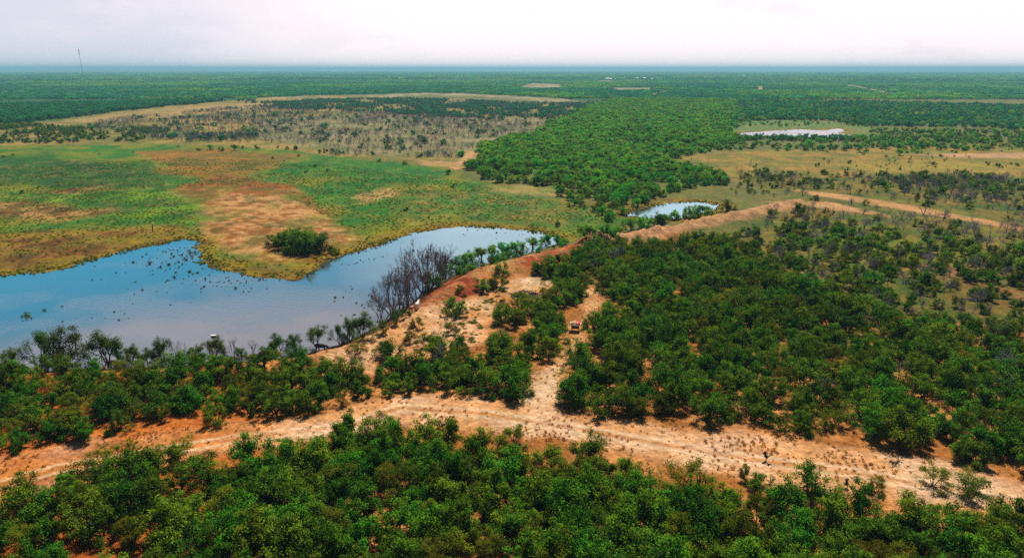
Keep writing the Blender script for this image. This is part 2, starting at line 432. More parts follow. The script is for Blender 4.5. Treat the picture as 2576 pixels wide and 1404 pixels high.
def build_ground():
    fine = np.arange(-43, 43.01, 0.115)
    wide = np.arange(46, 314, 4.0)
    ang = np.radians(np.concatenate([fine, wide]))
    dep = np.concatenate([np.arange(88, 46, -3.0), np.arange(46, 2.0, -0.075)])
    r = np.concatenate([CAM_H / np.tan(np.radians(dep)), np.geomspace(CAM_H / math.tan(R(1.95)), 60000, 90)])
    nr, na = len(r), len(ang)
    X = (r[:, None] * np.sin(ang)[None, :]).ravel()
    Y = (r[:, None] * np.cos(ang)[None, :]).ravel()
    Z = terrain(X, Y)
    me = bpy.data.meshes.new('ground')
    me.vertices.add(nr * na)
    me.vertices.foreach_set('co', np.stack([X, Y, Z], 1).astype(np.float32).ravel())
    i = np.arange(nr - 1)[:, None] * na
    j = np.arange(na)[None, :]
    j2 = (j + 1) % na
    q = np.stack([i + j, i + na + j, i + na + j2, i + j2], -1).reshape(-1, 4)[:, ::-1]
    cap = np.arange(na)[::-1]
    nq = len(q)
    me.loops.add(nq * 4)
    me.loops.foreach_set('vertex_index', q.astype(np.int32).ravel())
    me.polygons.add(nq)
    me.polygons.foreach_set('loop_start', (np.arange(nq) * 4).astype(np.int32))
    me.polygons.foreach_set('loop_total', np.full(nq, 4, np.int32))
    me.update()
    # albedo
    K = 0.56
    C = np.tile(np.array(lin(120, 118, 50, K)), (len(X), 1))
    FL = np.full(len(X), 0.5)
    D = np.hypot(X, Y)
    for zi, (P, c0, feather, warp, c1, patch, fl) in enumerate(ZONES):
        wx = X + warp * 2 * fbm(X, Y, max(4, warp * 2), 100 + zi, 4)
        wy = Y + warp * 2 * fbm(X, Y, max(4, warp * 2), 200 + zi, 4)
        d = signed(P, wx, wy, feather * 3 + warp * 3)
        m = d < feather
        if not m.any():
            continue
        a = sstep(feather, -feather, d[m])[:, None]
        n = sstep(-0.16, 0.16, fbm(X[m], Y[m], patch, 300 + zi, 5))[:, None]
        col = np.array(lin(*c0, K)) * (1 - n) + np.array(lin(*c1, K)) * n
        C[m] = C[m] * (1 - a) + col * a
        FL[m] = FL[m] * (1 - a[:, 0]) + fl * a[:, 0]
    # mottling of the open grass and fields: dry tussocks, bare spots, darker sward
    for sc_, sd_, amt, colr in ((2.6, 401, .3, (206, 150, 74)), (5.0, 402, .5, (14, 92, 6)), (1.6, 403, .35, (110, 60, 8)), (9.0, 404, .3, (132, 150, 0))):
        m = (Y > 120) & (D < (420 if sc_ < 4 else 900))
        n = sstep(.06, .2, fbm(X[m], Y[m] * .55, sc_, sd_, 3)) * amt * FL[m]
        C[m] = C[m] * (1 - n[:, None]) + np.array(lin(*colr, K)) * n[:, None]
    # yellow sedge fringe and dark mud round the water
    for i, P in enumerate(PONDS):
        d = signed(P, X, Y, 30)
        m = d < 16
        x, y = X[m], Y[m]
        near = (seg_dist(BERM, x, y, False) > 8) * 1.0
        dd = d[m] + 5 * fbm(x, y, 8, 71, 4)
        a = (sstep(9, 2, dd) * 0.85 * near)[:, None]
        n = sstep(-.1, .15, fbm(x, y, 3.5, 77, 4))[:, None]
        col = np.array(lin(168, 134, 2, K)) * (1 - n) + np.array(lin(128, 92, 6, K)) * n
        C[m] = C[m] * (1 - a) + col * a
        a = sstep(0.8, -0.6, d[m] + 1.5 * fbm(x, y, 3, 79, 3))[:, None] * 0.8
        C[m] = C[m] * (1 - a) + np.array(lin(66, 44, 26, K)) * a
    # crest of the bank and the levee: pale sand
    for P, c, wd in ((BERM, (238, 176, 110), 3.0), (LEVEE, (222, 164, 112), 5.0)):
        d = seg_dist(P, X, Y, False) + 2.5 * fbm(X, Y, 5, 81, 4)
        a = (sstep(wd, wd * 0.4, d) * (0.5 * sstep(-38, -22, X) if P is BERM else 0.9))[:, None]
        C = C * (1 - a) + np.array(lin(*c, K)) * a
    for P, c in ((B((1040, 800), (1075, 752), (1120, 722), (1170, 690), (1225, 690), (1195, 745), (1130, 775), (1085, 795)), (158, 58, 14)),
                 (B((1285, 658), (1400, 632), (1490, 622), (1450, 655), (1350, 688), (1300, 680)), (176, 74, 24))):
        d = signed(P, X + 2.5 * fbm(X, Y, 5, 85, 4), Y + 2.5 * fbm(X, Y, 5, 86, 4), 10)
        a = (sstep(1.2, -1.2, d) * (.6 + 2.2 * fbm(X, Y, 2.5, 87, 4)).clip(0, 1))[:, None]
        C = C * (1 - a) + np.array(lin(*c, K)) * a
    # wheel ruts along the track and the grassy strip between them
    d = seg_dist(RUTS, X + 1.2 * fbm(X, Y, 14, 95, 2), Y, False)
    a = (np.exp(-((d - .95) / .38) ** 2) * (.75 + .9 * fbm(X, Y, 5, 96, 3)))[:, None].clip(0, 1)
    C = C * (1 - a) + np.array(lin(255, 218, 172, K)) * a
    a = (np.exp(-(d / .4) ** 2) * .5 * (1 + 2 * fbm(X, Y, 2, 97, 3)))[:, None].clip(0, 1)
    C = C * (1 - a) + np.array(lin(196, 132, 70, K)) * a
    at_ = me.attributes.new('albedo', 'FLOAT_COLOR', 'POINT')
    at_.data.foreach_set('color', np.concatenate([C, FL[:, None]], 1).astype(np.float32).ravel())
    ob = bpy.data.objects.new('ground', me)
    COL.objects.link(ob)
    ob['kind'] = 'structure'
    m, t, out = new_mat('ground_soil')
    a = t.n('ShaderNodeAttribute', attribute_name='albedo')
    g = t.n('ShaderNodeNewGeometry')
    n1 = t.n('ShaderNodeTexNoise', inp={'Scale': 1.1, 'Detail': 6.0, 'Roughness': 0.7})
    n2 = t.n('ShaderNodeTexNoise', inp={'Scale': 0.22, 'Detail': 5.0, 'Roughness': 0.6})
    n3 = t.n('ShaderNodeTexVoronoi', feature='F1', inp={'Scale': 1.5, 'Randomness': 1.0})
    for n in (n1, n2, n3):
        t.l(g.outputs['Position'], n.inputs['Vector'])
    v = t.math('MULTIPLY_ADD', t.math('SUBTRACT', n1.outputs[0], 0.5), 2.1, 1.0)
    v = t.math('MULTIPLY', v, t.math('MULTIPLY_ADD', t.math('SUBTRACT', n2.outputs[0], 0.5), 1.0, 1.0))
    c = t.mix(1.0, a.outputs['Color'], v, 'MULTIPLY')
    # small brown litter flecks
    fl = t.math('MULTIPLY', t.smooth(n3.outputs['Distance'], 0.30, 0.16), a.outputs['Alpha'])
    fl = t.math('MULTIPLY', fl, t.smooth(n2.outputs[0], 0.40, 0.58))
    c = t.mix(t.math('MULTIPLY', fl, 0.7), c, t.mix(1.0, c, (0.42, 0.30, 0.20), 'MULTIPLY'))
    p = t.n('ShaderNodeBsdfPrincipled', inp={'Roughness': 0.95})
    p.inputs['Specular IOR Level'].default_value = 0.15
    t.l(c, p.inputs['Base Color'])
    bp = t.n('ShaderNodeBump', inp={'Strength': 0.9, 'Distance': 0.35})
    t.l(t.math('ADD', n1.outputs[0], t.math('MULTIPLY', n3.outputs['Distance'], 0.5)), bp.inputs['Height'])
    t.l(bp.outputs[0], p.inputs['Normal'])
    t.l(p.outputs[0], out.inputs[0])
    me.materials.append(m)
    me.polygons.foreach_set('use_smooth', np.ones(nq, bool))
    return ob


build_ground()


def build_water():
    m, t, out = new_mat('pond_water')
    g = t.n('ShaderNodeNewGeometry')
    n1 = t.n('ShaderNodeTexNoise', inp={'Scale': 1.6, 'Detail': 3.0})
    n2 = t.n('ShaderNodeTexNoise', inp={'Scale': 0.05, 'Detail': 3.0})
    for n in (n1, n2):
        t.l(g.outputs['Position'], n.inputs['Vector'])
    bp = t.n('ShaderNodeBump', inp={'Strength': 0.10, 'Distance': 0.1})
    t.l(n1.outputs[0], bp.inputs['Height'])
    t.l(t.math('MULTIPLY_ADD', t.smooth(n2.outputs[0], .42, .62), .32, .03), bp.inputs['Strength'])
    p = t.n('ShaderNodeBsdfPrincipled', inp={'Roughness': 0.04, 'IOR': 1.5})
    p.inputs['Specular IOR Level'].default_value = 1.0
    t.l(t.mix(n2.outputs[0], (0.026, 0.044, 0.050), (0.064, 0.062, 0.060)), p.inputs['Base Color'])
    t.l(bp.outputs[0], p.inputs['Normal'])
    t.l(p.outputs[0], out.inputs[0])
    for name, P, grow in (('pond_water', POND, 5.0), ('pond_water', POND2, 4.0), ('pond_water', POND3, 6.0)):
        c = P.mean(0)
        lo, hi = P.min(0) - grow, P.max(0) + grow
        # keep the sheet to cells near the outline so that it never shows beyond the shore
        st = 4.0 if P is not POND3 else 6.0
        xs, ys = np.arange(lo[0], hi[0] + st, st), np.arange(lo[1], hi[1] + st, st)
        GX, GY = np.meshgrid(xs, ys)
        dd = signed(P, GX.ravel(), GY.ravel(), 60).reshape(GX.shape)
        keep = dd < grow
        idx = -np.ones(GX.shape, int)
        verts, faces = [], []
        for a in range(len(ys) - 1):
            for b in range(len(xs) - 1):
                if keep[a, b] and keep[a + 1, b] and keep[a, b + 1] and keep[a + 1, b + 1]:
                    f = []
                    for (u, v) in ((a, b), (a, b + 1), (a + 1, b + 1), (a + 1, b)):
                        if idx[u, v] < 0:
                            idx[u, v] = len(verts)
                            verts.append((GX[u, v], GY[u, v], 0.0))
                        f.append(idx[u, v])
                    faces.append(f)
        me = bpy.data.meshes.new(name)
        me.from_pydata(verts, [], faces)
        me.materials.append(m)
        ob = bpy.data.objects.new(name, me)
        COL.objects.link(ob)
        ob['kind'] = 'structure'


build_water()


# ------------------------------------------------------------------ mesh building blocks
class MB:
    """collects vertices and faces with a material index and a per-face tint"""
    def __init__(self):
        self.v, self.f, self.mi, self.ti, self.n = [], [], [], [], 0

    def add(self, verts, faces, mi=0, tint=0.5):
        verts = np.asarray(verts, float).reshape(-1, 3)
        faces = np.asarray(faces, int)
        self.v.append(verts)
        self.f.append((faces + self.n).tolist())
        self.mi += [mi] * len(faces)
        self.ti += (list(tint) if np.ndim(tint) else [tint] * len(faces))
        self.n += len(verts)

    def tube(self, pts, r0, r1, sides=4, mi=0):
        pts = np.asarray(pts, float)
        k = len(pts)
        t = np.gradient(pts, axis=0)
        t /= np.linalg.norm(t, axis=1)[:, None] + 1e-9
        ref = np.array([0.3, 0.9, 0.2])
        u = np.cross(t, ref)
        u /= np.linalg.norm(u, axis=1)[:, None] + 1e-9
        w = np.cross(t, u)
        rr = np.linspace(r0, r1, k)[:, None, None]
        a = np.arange(sides) / sides * 2 * math.pi
        ring = np.cos(a)[None, :, None] * u[:, None, :] + np.sin(a)[None, :, None] * w[:, None, :]
        V = (pts[:, None, :] + ring * rr).reshape(-1, 3)
        F = []
        for i in range(k - 1):
            for j in range(sides):
                j2 = (j + 1) % sides
                F.append((i * sides + j, i * sides + j2, (i + 1) * sides + j2, (i + 1) * sides + j))
        self.add(V, F, mi)

    def leaves(self, C, N, size, tint, mi=0, aspect=0.5, rng=None):
        n = len(C)
        N = N / (np.linalg.norm(N, axis=1)[:, None] + 1e-9)
        a = rng.normal(size=(n, 3))
        u = np.cross(N, a)
        u /= np.linalg.norm(u, axis=1)[:, None] + 1e-9
        w = np.cross(N, u)
        s = np.asarray(size).reshape(-1, 1) * np.ones((n, 1))
        u, w = u * s * 0.5, w * s * 0.5 * aspect
        V = np.stack([C - u, C - w * 0.9 - u * 0.1, C + u, C + w * 0.9 + u * 0.1], 1).reshape(-1, 3)
        F = np.arange(n * 4).reshape(-1, 4)
        self.add(V, F, mi, tint)

    def box(self, c, s, mi=0, rot=0.0):
        x, y, z = (k / 2 for k in s)
        V = np.array([(a * x, b * y, d * z) for a in (-1, 1) for b in (-1, 1) for d in (-1, 1)])
        ca, sa = math.cos(rot), math.sin(rot)
        V = np.stack([V[:, 0] * ca - V[:, 1] * sa, V[:, 0] * sa + V[:, 1] * ca, V[:, 2]], 1) + np.array(c)
        self.add(V, [(0, 1, 3, 2), (4, 6, 7, 5), (0, 4, 5, 1), (2, 3, 7, 6), (0, 2, 6, 4), (1, 5, 7, 3)], mi)

    def mesh(self, name, mats, smooth=False):
        me = bpy.data.meshes.new(name)
        fs = [f for g in self.f for f in g]
        V = np.concatenate(self.v)
        me.vertices.add(len(V))
        me.vertices.foreach_set('co', V.astype(np.float32).ravel())
        tot = np.array([len(f) for f in fs], np.int32)
        me.loops.add(int(tot.sum()))
        me.loops.foreach_set('vertex_index', np.array([i for f in fs for i in f], np.int32))
        me.polygons.add(len(fs))
        me.polygons.foreach_set('loop_start', (np.cumsum(tot) - tot).astype(np.int32))
        me.polygons.foreach_set('loop_total', tot)
        me.polygons.foreach_set('material_index', np.array(self.mi, np.int32))
        if smooth:
            me.polygons.foreach_set('use_smooth', np.ones(len(fs), bool))
        a = me.attributes.new('tint', 'FLOAT', 'FACE')
        a.data.foreach_set('value', np.array(self.ti, np.float32))
        for m in (mats if isinstance(mats, (list, tuple)) else [mats]):
            me.materials.append(m)
        me.update()
        me.validate()
        return me


def unit(v):
    return v / (np.linalg.norm(v) + 1e-9)


def skeleton(rng, stems, depth, tilt, kids, shrink, wander, lift, length=1.0, fork=(22, 48), side=.35):
    segs, tips = [], []

    def go(p, d, L, r, dep, lvl):
        pts = [p]
        for _ in range(3):
            d = unit(d + rng.normal(0, wander, 3) + np.array([0, 0, lift]))
            p = p + d * L / 3
            pts.append(p)
        segs.append((np.array(pts), r, r * 0.62, lvl))
        if dep == 0:
            tips.append((p, d))
            return
        if lvl >= 1 and rng.random() < side:
            tips.append((pts[2] + rng.normal(0, .08, 3) * L, d))
        for _ in range(int(rng.integers(kids[0], kids[1] + 1))):
            ax = unit(np.cross(d, rng.normal(size=3)))
            a = math.radians(rng.uniform(*fork))
            nd = d * math.cos(a) + np.cross(ax, d) * math.sin(a)
            go(p, unit(nd), L * shrink * rng.uniform(0.75, 1.2), r * 0.62, dep - 1, lvl + 1)

    a0 = rng.uniform(0, 6.28)
    skeleton.cuts = []
    for k in range(stems):
        skeleton.cuts.append((len(segs), len(tips)))
        a = a0 + k * 6.283 / stems + rng.normal(0, .35)
        tl = math.radians(rng.uniform(*tilt))
        d = np.array([math.cos(a) * math.sin(tl), math.sin(a) * math.sin(tl), math.cos(tl)])
        go(np.array([math.cos(a) * .05, math.sin(a) * .05, -0.15]), d, length * rng.uniform(.8, 1.2), 0.075, depth, 0)
    return segs, tips


def fit(segs, tips, H, W):
    T = np.array([t[0] for t in tips])
    rad = np.percentile(np.hypot(T[:, 0], T[:, 1]), 88) + 1e-6
    s = np.array([W / 2 / rad, W / 2 / rad, H / T[:, 2].max()])
    return [(p * s, a, b, l) for p, a, b, l in segs], [(p * s, unit(d * s)) for p, d in tips]


def make_leafy(seed, H, W, stems=4, depth=3, tilt=(28, 58), leaf=0.17, per_tip=60, tip_r=0.5, trunk=0.10, mats=(None, None), flat=0.75, kids=(2, 3), low=None, side=.8):
    """returns (trunk mesh, crown mesh, joined mesh)"""
    rng = np.random.default_rng(seed)
    segs, tips = skeleton(rng, stems, depth, tilt, kids, 0.74, 0.16, 0.03, side=side)
    segs, tips = fit(segs, tips, H - tip_r * 0.5, W - tip_r)
    tk, cr, both = MB(), MB(), MB()
    for p, a, b, l in segs:
        if l <= 2 or low is None:
            k = trunk / 0.075
            for mb in (tk, both):
                mb.tube(p, a * k, b * k, 5 if l < 2 else 3, 0)
    for (p, d) in tips:
        n = max(4, int(per_tip * rng.uniform(.6, 1.4)))
        v = rng.normal(size=(n, 3))
        v /= np.linalg.norm(v, axis=1)[:, None]
        rr = tip_r * rng.uniform(.75, 1.3) * rng.random(n)[:, None] ** 0.45
        off = v * rr * np.array([1, 1, flat])
        C = p + off
        N = v * 0.7 + rng.normal(size=(n, 3)) * 0.5 + np.array([0, 0, 0.9])
        base = rng.uniform(.05, .85)
        tint = np.clip(base + rng.normal(0, .22, n), 0, 1)
        sz = leaf * rng.uniform(.7, 1.4, n)
        st = rng.bit_generator.state
        cr.leaves(C, N, sz, tint, 0, rng=rng)
        rng.bit_generator.state = st
        both.leaves(C, N, sz, tint, 1, rng=rng)
    return tk.mesh('trunk', mats[0], True), cr.mesh('crown', mats[1]), both.mesh('tree', list(mats))


def make_bare(seed, H, W, stems=3, depth=5, tilt=(8, 38), trunk=0.11, mat=None, twig=0.012, kids=(2, 3), low=False):
    rng = np.random.default_rng(seed)
    segs, tips = skeleton(rng, stems, depth, tilt, kids, 0.80, 0.15, 0.05, fork=(16, 40))
    segs, tips = fit(segs, tips, H, W)
    cuts = skeleton.cuts
    tk, both = MB(), MB()
    brs = [MB()] * len(cuts)
    k = trunk / 0.075
    for i, (p, a, b, l) in enumerate(segs):
        br = brs[max(j for j, c in enumerate(cuts) if c[0] <= i)]
        ra, rb = max(a * k, twig), max(b * k, twig * .8)
        if l < 2:
            tk.tube(p, ra, rb, 5)
        br.tube(p, ra * (.7 if l < 2 else 1), rb * (.7 if l < 2 else 1), 3)
        both.tube(p, ra, rb, 4 if l < 2 else 3)
    for i, (p, d) in enumerate(tips):
        br = brs[max(j for j, c in enumerate(cuts) if c[1] <= i)]
        for _ in range(3):
            e = p + unit(d + rng.normal(0, .45, 3)) * H * rng.uniform(.05, .12)
            m = (p + e) / 2 + rng.normal(0, .02, 3)
            br.tube([p, m, e], twig, twig * .5, 3)
            both.tube([p, m, e], twig, twig * .5, 3)
    return tk.mesh('trunk', mat, True), brs[0].mesh('branches', mat), both.mesh('bare_tree', mat)


MESQ = [make_leafy(100 + i, 3.0 + .4 * (i % 3), 4.0 + .4 * (i % 4), stems=6 + i % 3, tilt=(12, 78), tip_r=.40 + .04 * (i % 3), per_tip=30, leaf=.19, mats=(BARK, LEAF_DARK), side=.95) for i in range(10)]
BRIGHT = [make_leafy(200 + i, 3.4, 4.4, stems=6, tilt=(14, 74), tip_r=.46, per_tip=32, leaf=.22, mats=(BARK, LEAF_BRIGHT)) for i in range(5)]
SHRUB = [make_leafy(300 + i, 2.6 + .3 * (i % 2), 3.1 + .3 * (i % 3), stems=6, depth=2, tilt=(15, 62), tip_r=.42, per_tip=48, leaf=.15, trunk=.05,
                    mats=(BARK, LEAF_YELLOW), kids=(2, 4)) for i in range(7)]
WILLOW = [make_leafy(400 + i, 5.2, 5.0, stems=3 + i % 2, depth=4, tilt=(10, 50), per_tip=34, leaf=.18, trunk=.13, flat=.9, side=.7, tip_r=.58,
                     mats=(BARK, LEAF_WILLOW), kids=(2, 3)) for i in range(5)]
BARE = [make_bare(500 + i, 3.6, 3.6, stems=2 + i % 3, depth=3 + i % 2, mat=BARK_GREY, trunk=.09, twig=.011) for i in range(6)]
DEAD = [make_bare(600 + i, 8.0, 7.5, stems=3 + i % 2, depth=4 + i % 2, tilt=(12, 56), mat=BARK_DEAD, trunk=.17, twig=.018) for i in range(5)]
# lighter meshes for the far masses
LOW_M = [make_leafy(700 + i, 3.3, 4.5, stems=4, depth=2, tip_r=.85, per_tip=34, leaf=.42, low=1, tilt=(14, 74), mats=(BARK, LEAF_DARK))[2] for i in range(5)]
LOW_B = [make_leafy(720 + i, 3.4, 4.5, stems=4, depth=2, tip_r=.85, per_tip=34, leaf=.42, low=1, mats=(BARK, LEAF_BRIGHT))[2] for i in range(5)]
LOW_F = [make_leafy(740 + i, 4.2, 5.2, stems=4, depth=2, tip_r=.95, per_tip=30, leaf=.48, low=1, mats=(BARK, LEAF_FAR_HAZED))[2] for i in range(5)]
LOW_Y = [make_leafy(760 + i, 2.6, 3.2, stems=5, depth=1, tip_r=.7, per_tip=34, leaf=.32, low=1, mats=(BARK, LEAF_YELLOW))[2] for i in range(4)]
LOW_D = [make_bare(780 + i, 3.6, 3.6, stems=3, depth=3, mat=BARK_GREY, trunk=.08, twig=.018)[2] for i in range(5)]


def make_patch(seed, size, n, mat):
    rng = np.random.default_rng(seed)
    mb = MB()
    for _ in range(n):
        c = np.array([rng.uniform(-.5, .5) * size, rng.uniform(-.5, .5) * size, rng.uniform(1.6, 3.2)])
        k = 26
        v = rng.normal(size=(k, 3))
        v /= np.linalg.norm(v, axis=1)[:, None]
        w = rng.uniform(1.6, 2.8)
        C = c + v * np.array([w, w, w * .6]) * rng.random(k)[:, None] ** .4
        tint = np.clip(rng.uniform(.1, .9) + rng.normal(0, .15, k), 0, 1)
        mb.leaves(C, v + rng.normal(size=(k, 3)) * .5 + np.array([0, 0, .7]), 1.3, tint, 0, .8, rng)
    return mb.mesh('wood_patch', mat)


PATCH = [make_patch(800 + i, 15, 11, LEAF_FAR_HAZED) for i in range(4)] + [make_patch(810 + i, 15, 11, LEAF_BRIGHT) for i in range(2)]


def make_tuft(seed, H, W, n, mat, width=.05):
    rng = np.random.default_rng(seed)
    mb = MB()
    for _ in range(n):
        a, r = rng.uniform(0, 6.28), W * .5 * rng.random() ** .5
        b = np.array([math.cos(a) * r * .5, math.sin(a) * r * .5, -.03])
        e = np.array([math.cos(a) * r * 1.4, math.sin(a) * r * 1.4, H * rng.uniform(.55, 1.1)])
        s = np.array([-math.sin(a + rng.normal(0, .7)), math.cos(a), 0]) * width
        m = (b + e) / 2 + np.array([0, 0, H * .15])
        mb.add([b - s * .6, b + s * .6, m + s, e, m - s], [(0, 1, 2, 3, 4)], 0, float(np.clip(rng.normal(.5, .3), 0, 1)))
    return mb.mesh('tuft', mat)


TUFT_DRY = [make_tuft(900 + i, .28, .55, 26, GRASS_DRY, .03) for i in range(3)]
TUFT_GREEN = [make_tuft(910 + i, .28, 1.2, 34, GRASS_GREEN, .10) for i in range(3)]
TUFT_REED = [make_tuft(920 + i, .42, .62, 18, REED, .05) for i in range(4)]


# ------------------------------------------------------------------ things and masses
def empty(name, label, cat, loc, rz=0.0, scale=1.0, group=None):
    o = bpy.data.objects.new(name, None)
    o.empty_display_size = 0.5
    COL.objects.link(o)
    o.location = loc
    o.rotation_euler = (0, 0, rz)
    o.scale = (scale,) * 3 if np.ndim(scale) == 0 else scale
    o['label'] = label
    o['category'] = cat
    if group:
        o['group'] = group
    return o


def part(name, me, parent):
    o = bpy.data.objects.new(name, me)
    COL.objects.link(o)
    o.parent = parent
    return o


def tree(name, pair, label, cat, loc, rz, scale, group=None, parts=('trunk', 'crown')):
    e = empty(name, label, cat, loc, rz, scale, group)
    part(parts[0], pair[0], e)
    for m in (pair[1] if isinstance(pair[1], list) else [pair[1]]):
        part(parts[1], m, e)
    return e


def mass(name, label, meshes, P, scl, idx, rz, sz=None):
    """one object of kind stuff: meshes scattered on points by geometry nodes"""
    pc = bpy.data.collections.new(name + '_kinds')
    for i, m in enumerate(meshes):
        pc.objects.link(bpy.data.objects.new('%s_kind_%02d' % (name, i), m))
    me = bpy.data.meshes.new(name)
    me.vertices.add(len(P))
    me.vertices.foreach_set('co', np.asarray(P, np.float32).ravel())
    for nm, typ, val in (('scl', 'FLOAT', scl), ('rz', 'FLOAT', rz), ('idx', 'INT', idx)):
        a = me.attributes.new(nm, typ, 'POINT')
        a.data.foreach_set('value', np.asarray(val, np.int32 if typ == 'INT' else np.float32))
    ob = bpy.data.objects.new(name, me)
    COL.objects.link(ob)
    ob['kind'] = 'stuff'
    ob['label'] = label
    ng = bpy.data.node_groups.new(name + '_scatter', 'GeometryNodeTree')
    ng.interface.new_socket('Geometry', in_out='INPUT', socket_type='NodeSocketGeometry')
    ng.interface.new_socket('Geometry', in_out='OUTPUT', socket_type='NodeSocketGeometry')
    N = ng.nodes
    gi, go = N.new('NodeGroupInput'), N.new('NodeGroupOutput')
    ci = N.new('GeometryNodeCollectionInfo')
    ci.inputs['Collection'].default_value = pc
    ci.inputs['Separate Children'].default_value = True
    ci.inputs['Reset Children'].default_value = True
    ip = N.new('GeometryNodeInstanceOnPoints')
    ip.inputs['Pick Instance'].default_value = True

    def attr(nm, typ):
        a = N.new('GeometryNodeInputNamedAttribute')
        a.data_type = typ
        a.inputs['Name'].default_value = nm
        return a.outputs['Attribute']
    L = ng.links.new
    cx = N.new('ShaderNodeCombineXYZ')
    L(attr('rz', 'FLOAT'), cx.inputs[2])
    L(gi.outputs[0], ip.inputs['Points'])
    L(ci.outputs[0], ip.inputs['Instance'])
    L(attr('idx', 'INT'), ip.inputs['Instance Index'])
    er = N.new('FunctionNodeEulerToRotation')
    L(cx.outputs[0], er.inputs[0])
    L(er.outputs[0], ip.inputs['Rotation'])
    L(attr('scl', 'FLOAT'), ip.inputs['Scale'])
    L(ip.outputs[0], go.inputs[0])
    md = ob.modifiers.new('scatter', 'NODES')
    md.node_group = ng
    return ob


rng = np.random.default_rng(7)
TRACK = ZONES[-2][0]
BARE_SAND = [z[0] for z in ZONES[-8:-2]]
TRACKS_R = [wpoly([(1980, 474), (2080, 484), (2250, 510), (2400, 538), (2600, 578), (2600, 592), (2380, 556), (2220, 528), (2060, 500)]),
            wpoly([(1930, 512), (2090, 514), (2200, 538), (2250, 552), (2120, 536), (2000, 526)]),
            wpoly([(1130, 425), (1180, 385), (1215, 380), (1190, 405), (1150, 430)])]


def grid_points(px_poly, s, rmax=1e9, rmin=0, jitter=.46):
    P = wpoly(px_poly)
    lo, hi = P.min(0), P.max(0)
    lo = np.maximum(lo, -rmax)
    hi = np.minimum(hi, rmax)
    nx, ny = int((hi[0] - lo[0]) / s) + 1, int((hi[1] - lo[1]) / s) + 1
    GX, GY = np.meshgrid(np.arange(nx), np.arange(ny))
    GX = lo[0] + (GX + .5 * (GY % 2)) * s
    GY = lo[1] + GY * s
    X = (GX + rng.uniform(-jitter, jitter, GX.shape) * s).ravel()
    Y = (GY + rng.uniform(-jitter, jitter, GY.shape) * s).ravel()
    d = np.hypot(X, Y)
    m = (d < rmax) & (d >= rmin) & (np.abs(np.degrees(np.arctan2(X, Y))) < 56) & (Y > 0)
    X, Y = X[m], Y[m]
    w = 3 + .05 * np.hypot(X, Y)
    m = inside(P, X + w * fbm(X, Y, 26, 51, 4), Y + w * fbm(X, Y, 26, 52, 4))
    return X[m], Y[m]


def free(X, Y, margin=1.0, sand=True):
    ok = np.ones(X.shape, bool)
    for P in PONDS:
        ok &= signed(P, X, Y, 20) > margin
    for P in [TRACK] + (BARE_SAND if sand else []) + TRACKS_R:
        ok &= signed(P, X, Y, 20) > margin * .6
    for P in CLEAR_W:
        ok &= ~inside(P, X, Y)
    ok &= seg_dist(LEVEE, X, Y, False) > 3.6
    ok &= seg_dist(BERM, X, Y, False) > np.where(X < -30, .3, 2.8)
    return ok


# kind codes: M dark mesquite, G bright green mesquite, Y yellow green shrub, B bare tree, F far wood
ALL = {k: [] for k in 'MGYBF'}


def zone(poly, s, keep, mix, size, patch=0.0, rmax=1100, name='', shore=False):
    X, Y = grid_points(poly, s, rmax)
    m = (seg_dist(BERM, X, Y, False) > 1.2) & (signed(POND, X, Y, 20) > -1.5) if shore else free(X, Y)
    n = fbm(X, Y, 22, 61, 3)
    m &= rng.random(X.shape) < keep + patch * n * 3
    X, Y = X[m], Y[m]
    tot = sum(mix.values())
    u = rng.random(X.shape) * tot
    acc = 0
    for k, w in mix.items():
        mm = (u >= acc) & (u < acc + w)
        acc += w
        for x, y in zip(X[mm], Y[mm]):
            ALL[k].append((x, y, rng.uniform(*size), name))


zone([(700, 1160), (860, 1118), (930, 1085), (1010, 1090), (1150, 1125), (1250, 1150), (1420, 1155), (1550, 1190), (1660, 1215), (1800, 1250), (1950, 1270),
      (2100, 1300), (2300, 1330), (2450, 1345), (3400, 1520), (3400, 1800), (250, 1800), (380, 1400), (480, 1280), (600, 1200)], 2.6, .97,
     {'M': .8, 'Y': .2}, (.75, 1.25), .12, name='thicket')
zone([(-200, 1320), (150, 1245), (330, 1200), (600, 1145), (620, 1190), (480, 1280), (380, 1400), (250, 1800), (-400, 1800)], 2.75, .92,
     {'M': .74, 'Y': .26}, (.75, 1.25), .25, name='orange')
zone([(-300, 985), (0, 975), (420, 965), (650, 948), (800, 935), (960, 965), (1000, 992), (940, 1016), (800, 1052), (600, 1080), (470, 1080), (300, 1105),
      (0, 1160), (-300, 1220)], 2.7, .94, {'M': .68, 'Y': .32}, (.7, 1.15), .25, name='slope')
zone([(1000, 990), (960, 950), (1060, 905), (1120, 890), (1210, 885), (1250, 850), (1238, 790), (1258, 755), (1330, 690), (1430, 655), (1500, 642), (1600, 622),
      (1720, 620), (1830, 610), (1930, 640), (2000, 700), (2100, 760), (2250, 800), (2400, 830), (3500, 900), (3600, 1470), (2500, 1196), (2350, 1160), (2150, 1130),
      (1950, 1100), (1850, 1096), (1640, 1070), (1480, 1050), (1360, 1030), (1200, 998), (1080, 994)], 3.0, .93, {'M': .83, 'Y': .155, 'B': .015}, (.7, 1.3), .2, name='wood')
zone([(-200, 938), (0, 934), (200, 925), (420, 918), (640, 906), (740, 900), (770, 915), (650, 950), (420, 968), (0, 980), (-300, 990)], 2.5, .8, {'M': .45, 'Y': .55}, (.5, .85), .3, name='bank')
zone([(2000, 700), (1930, 640), (1850, 600), (2000, 560), (2200, 600), (3500, 730), (3500, 900), (2400, 830), (2250, 800), (2100, 760)], 3.3, .85,
     {'B': .3, 'M': .52, 'Y': .18}, (.5, 1.0), .5, name='edge')
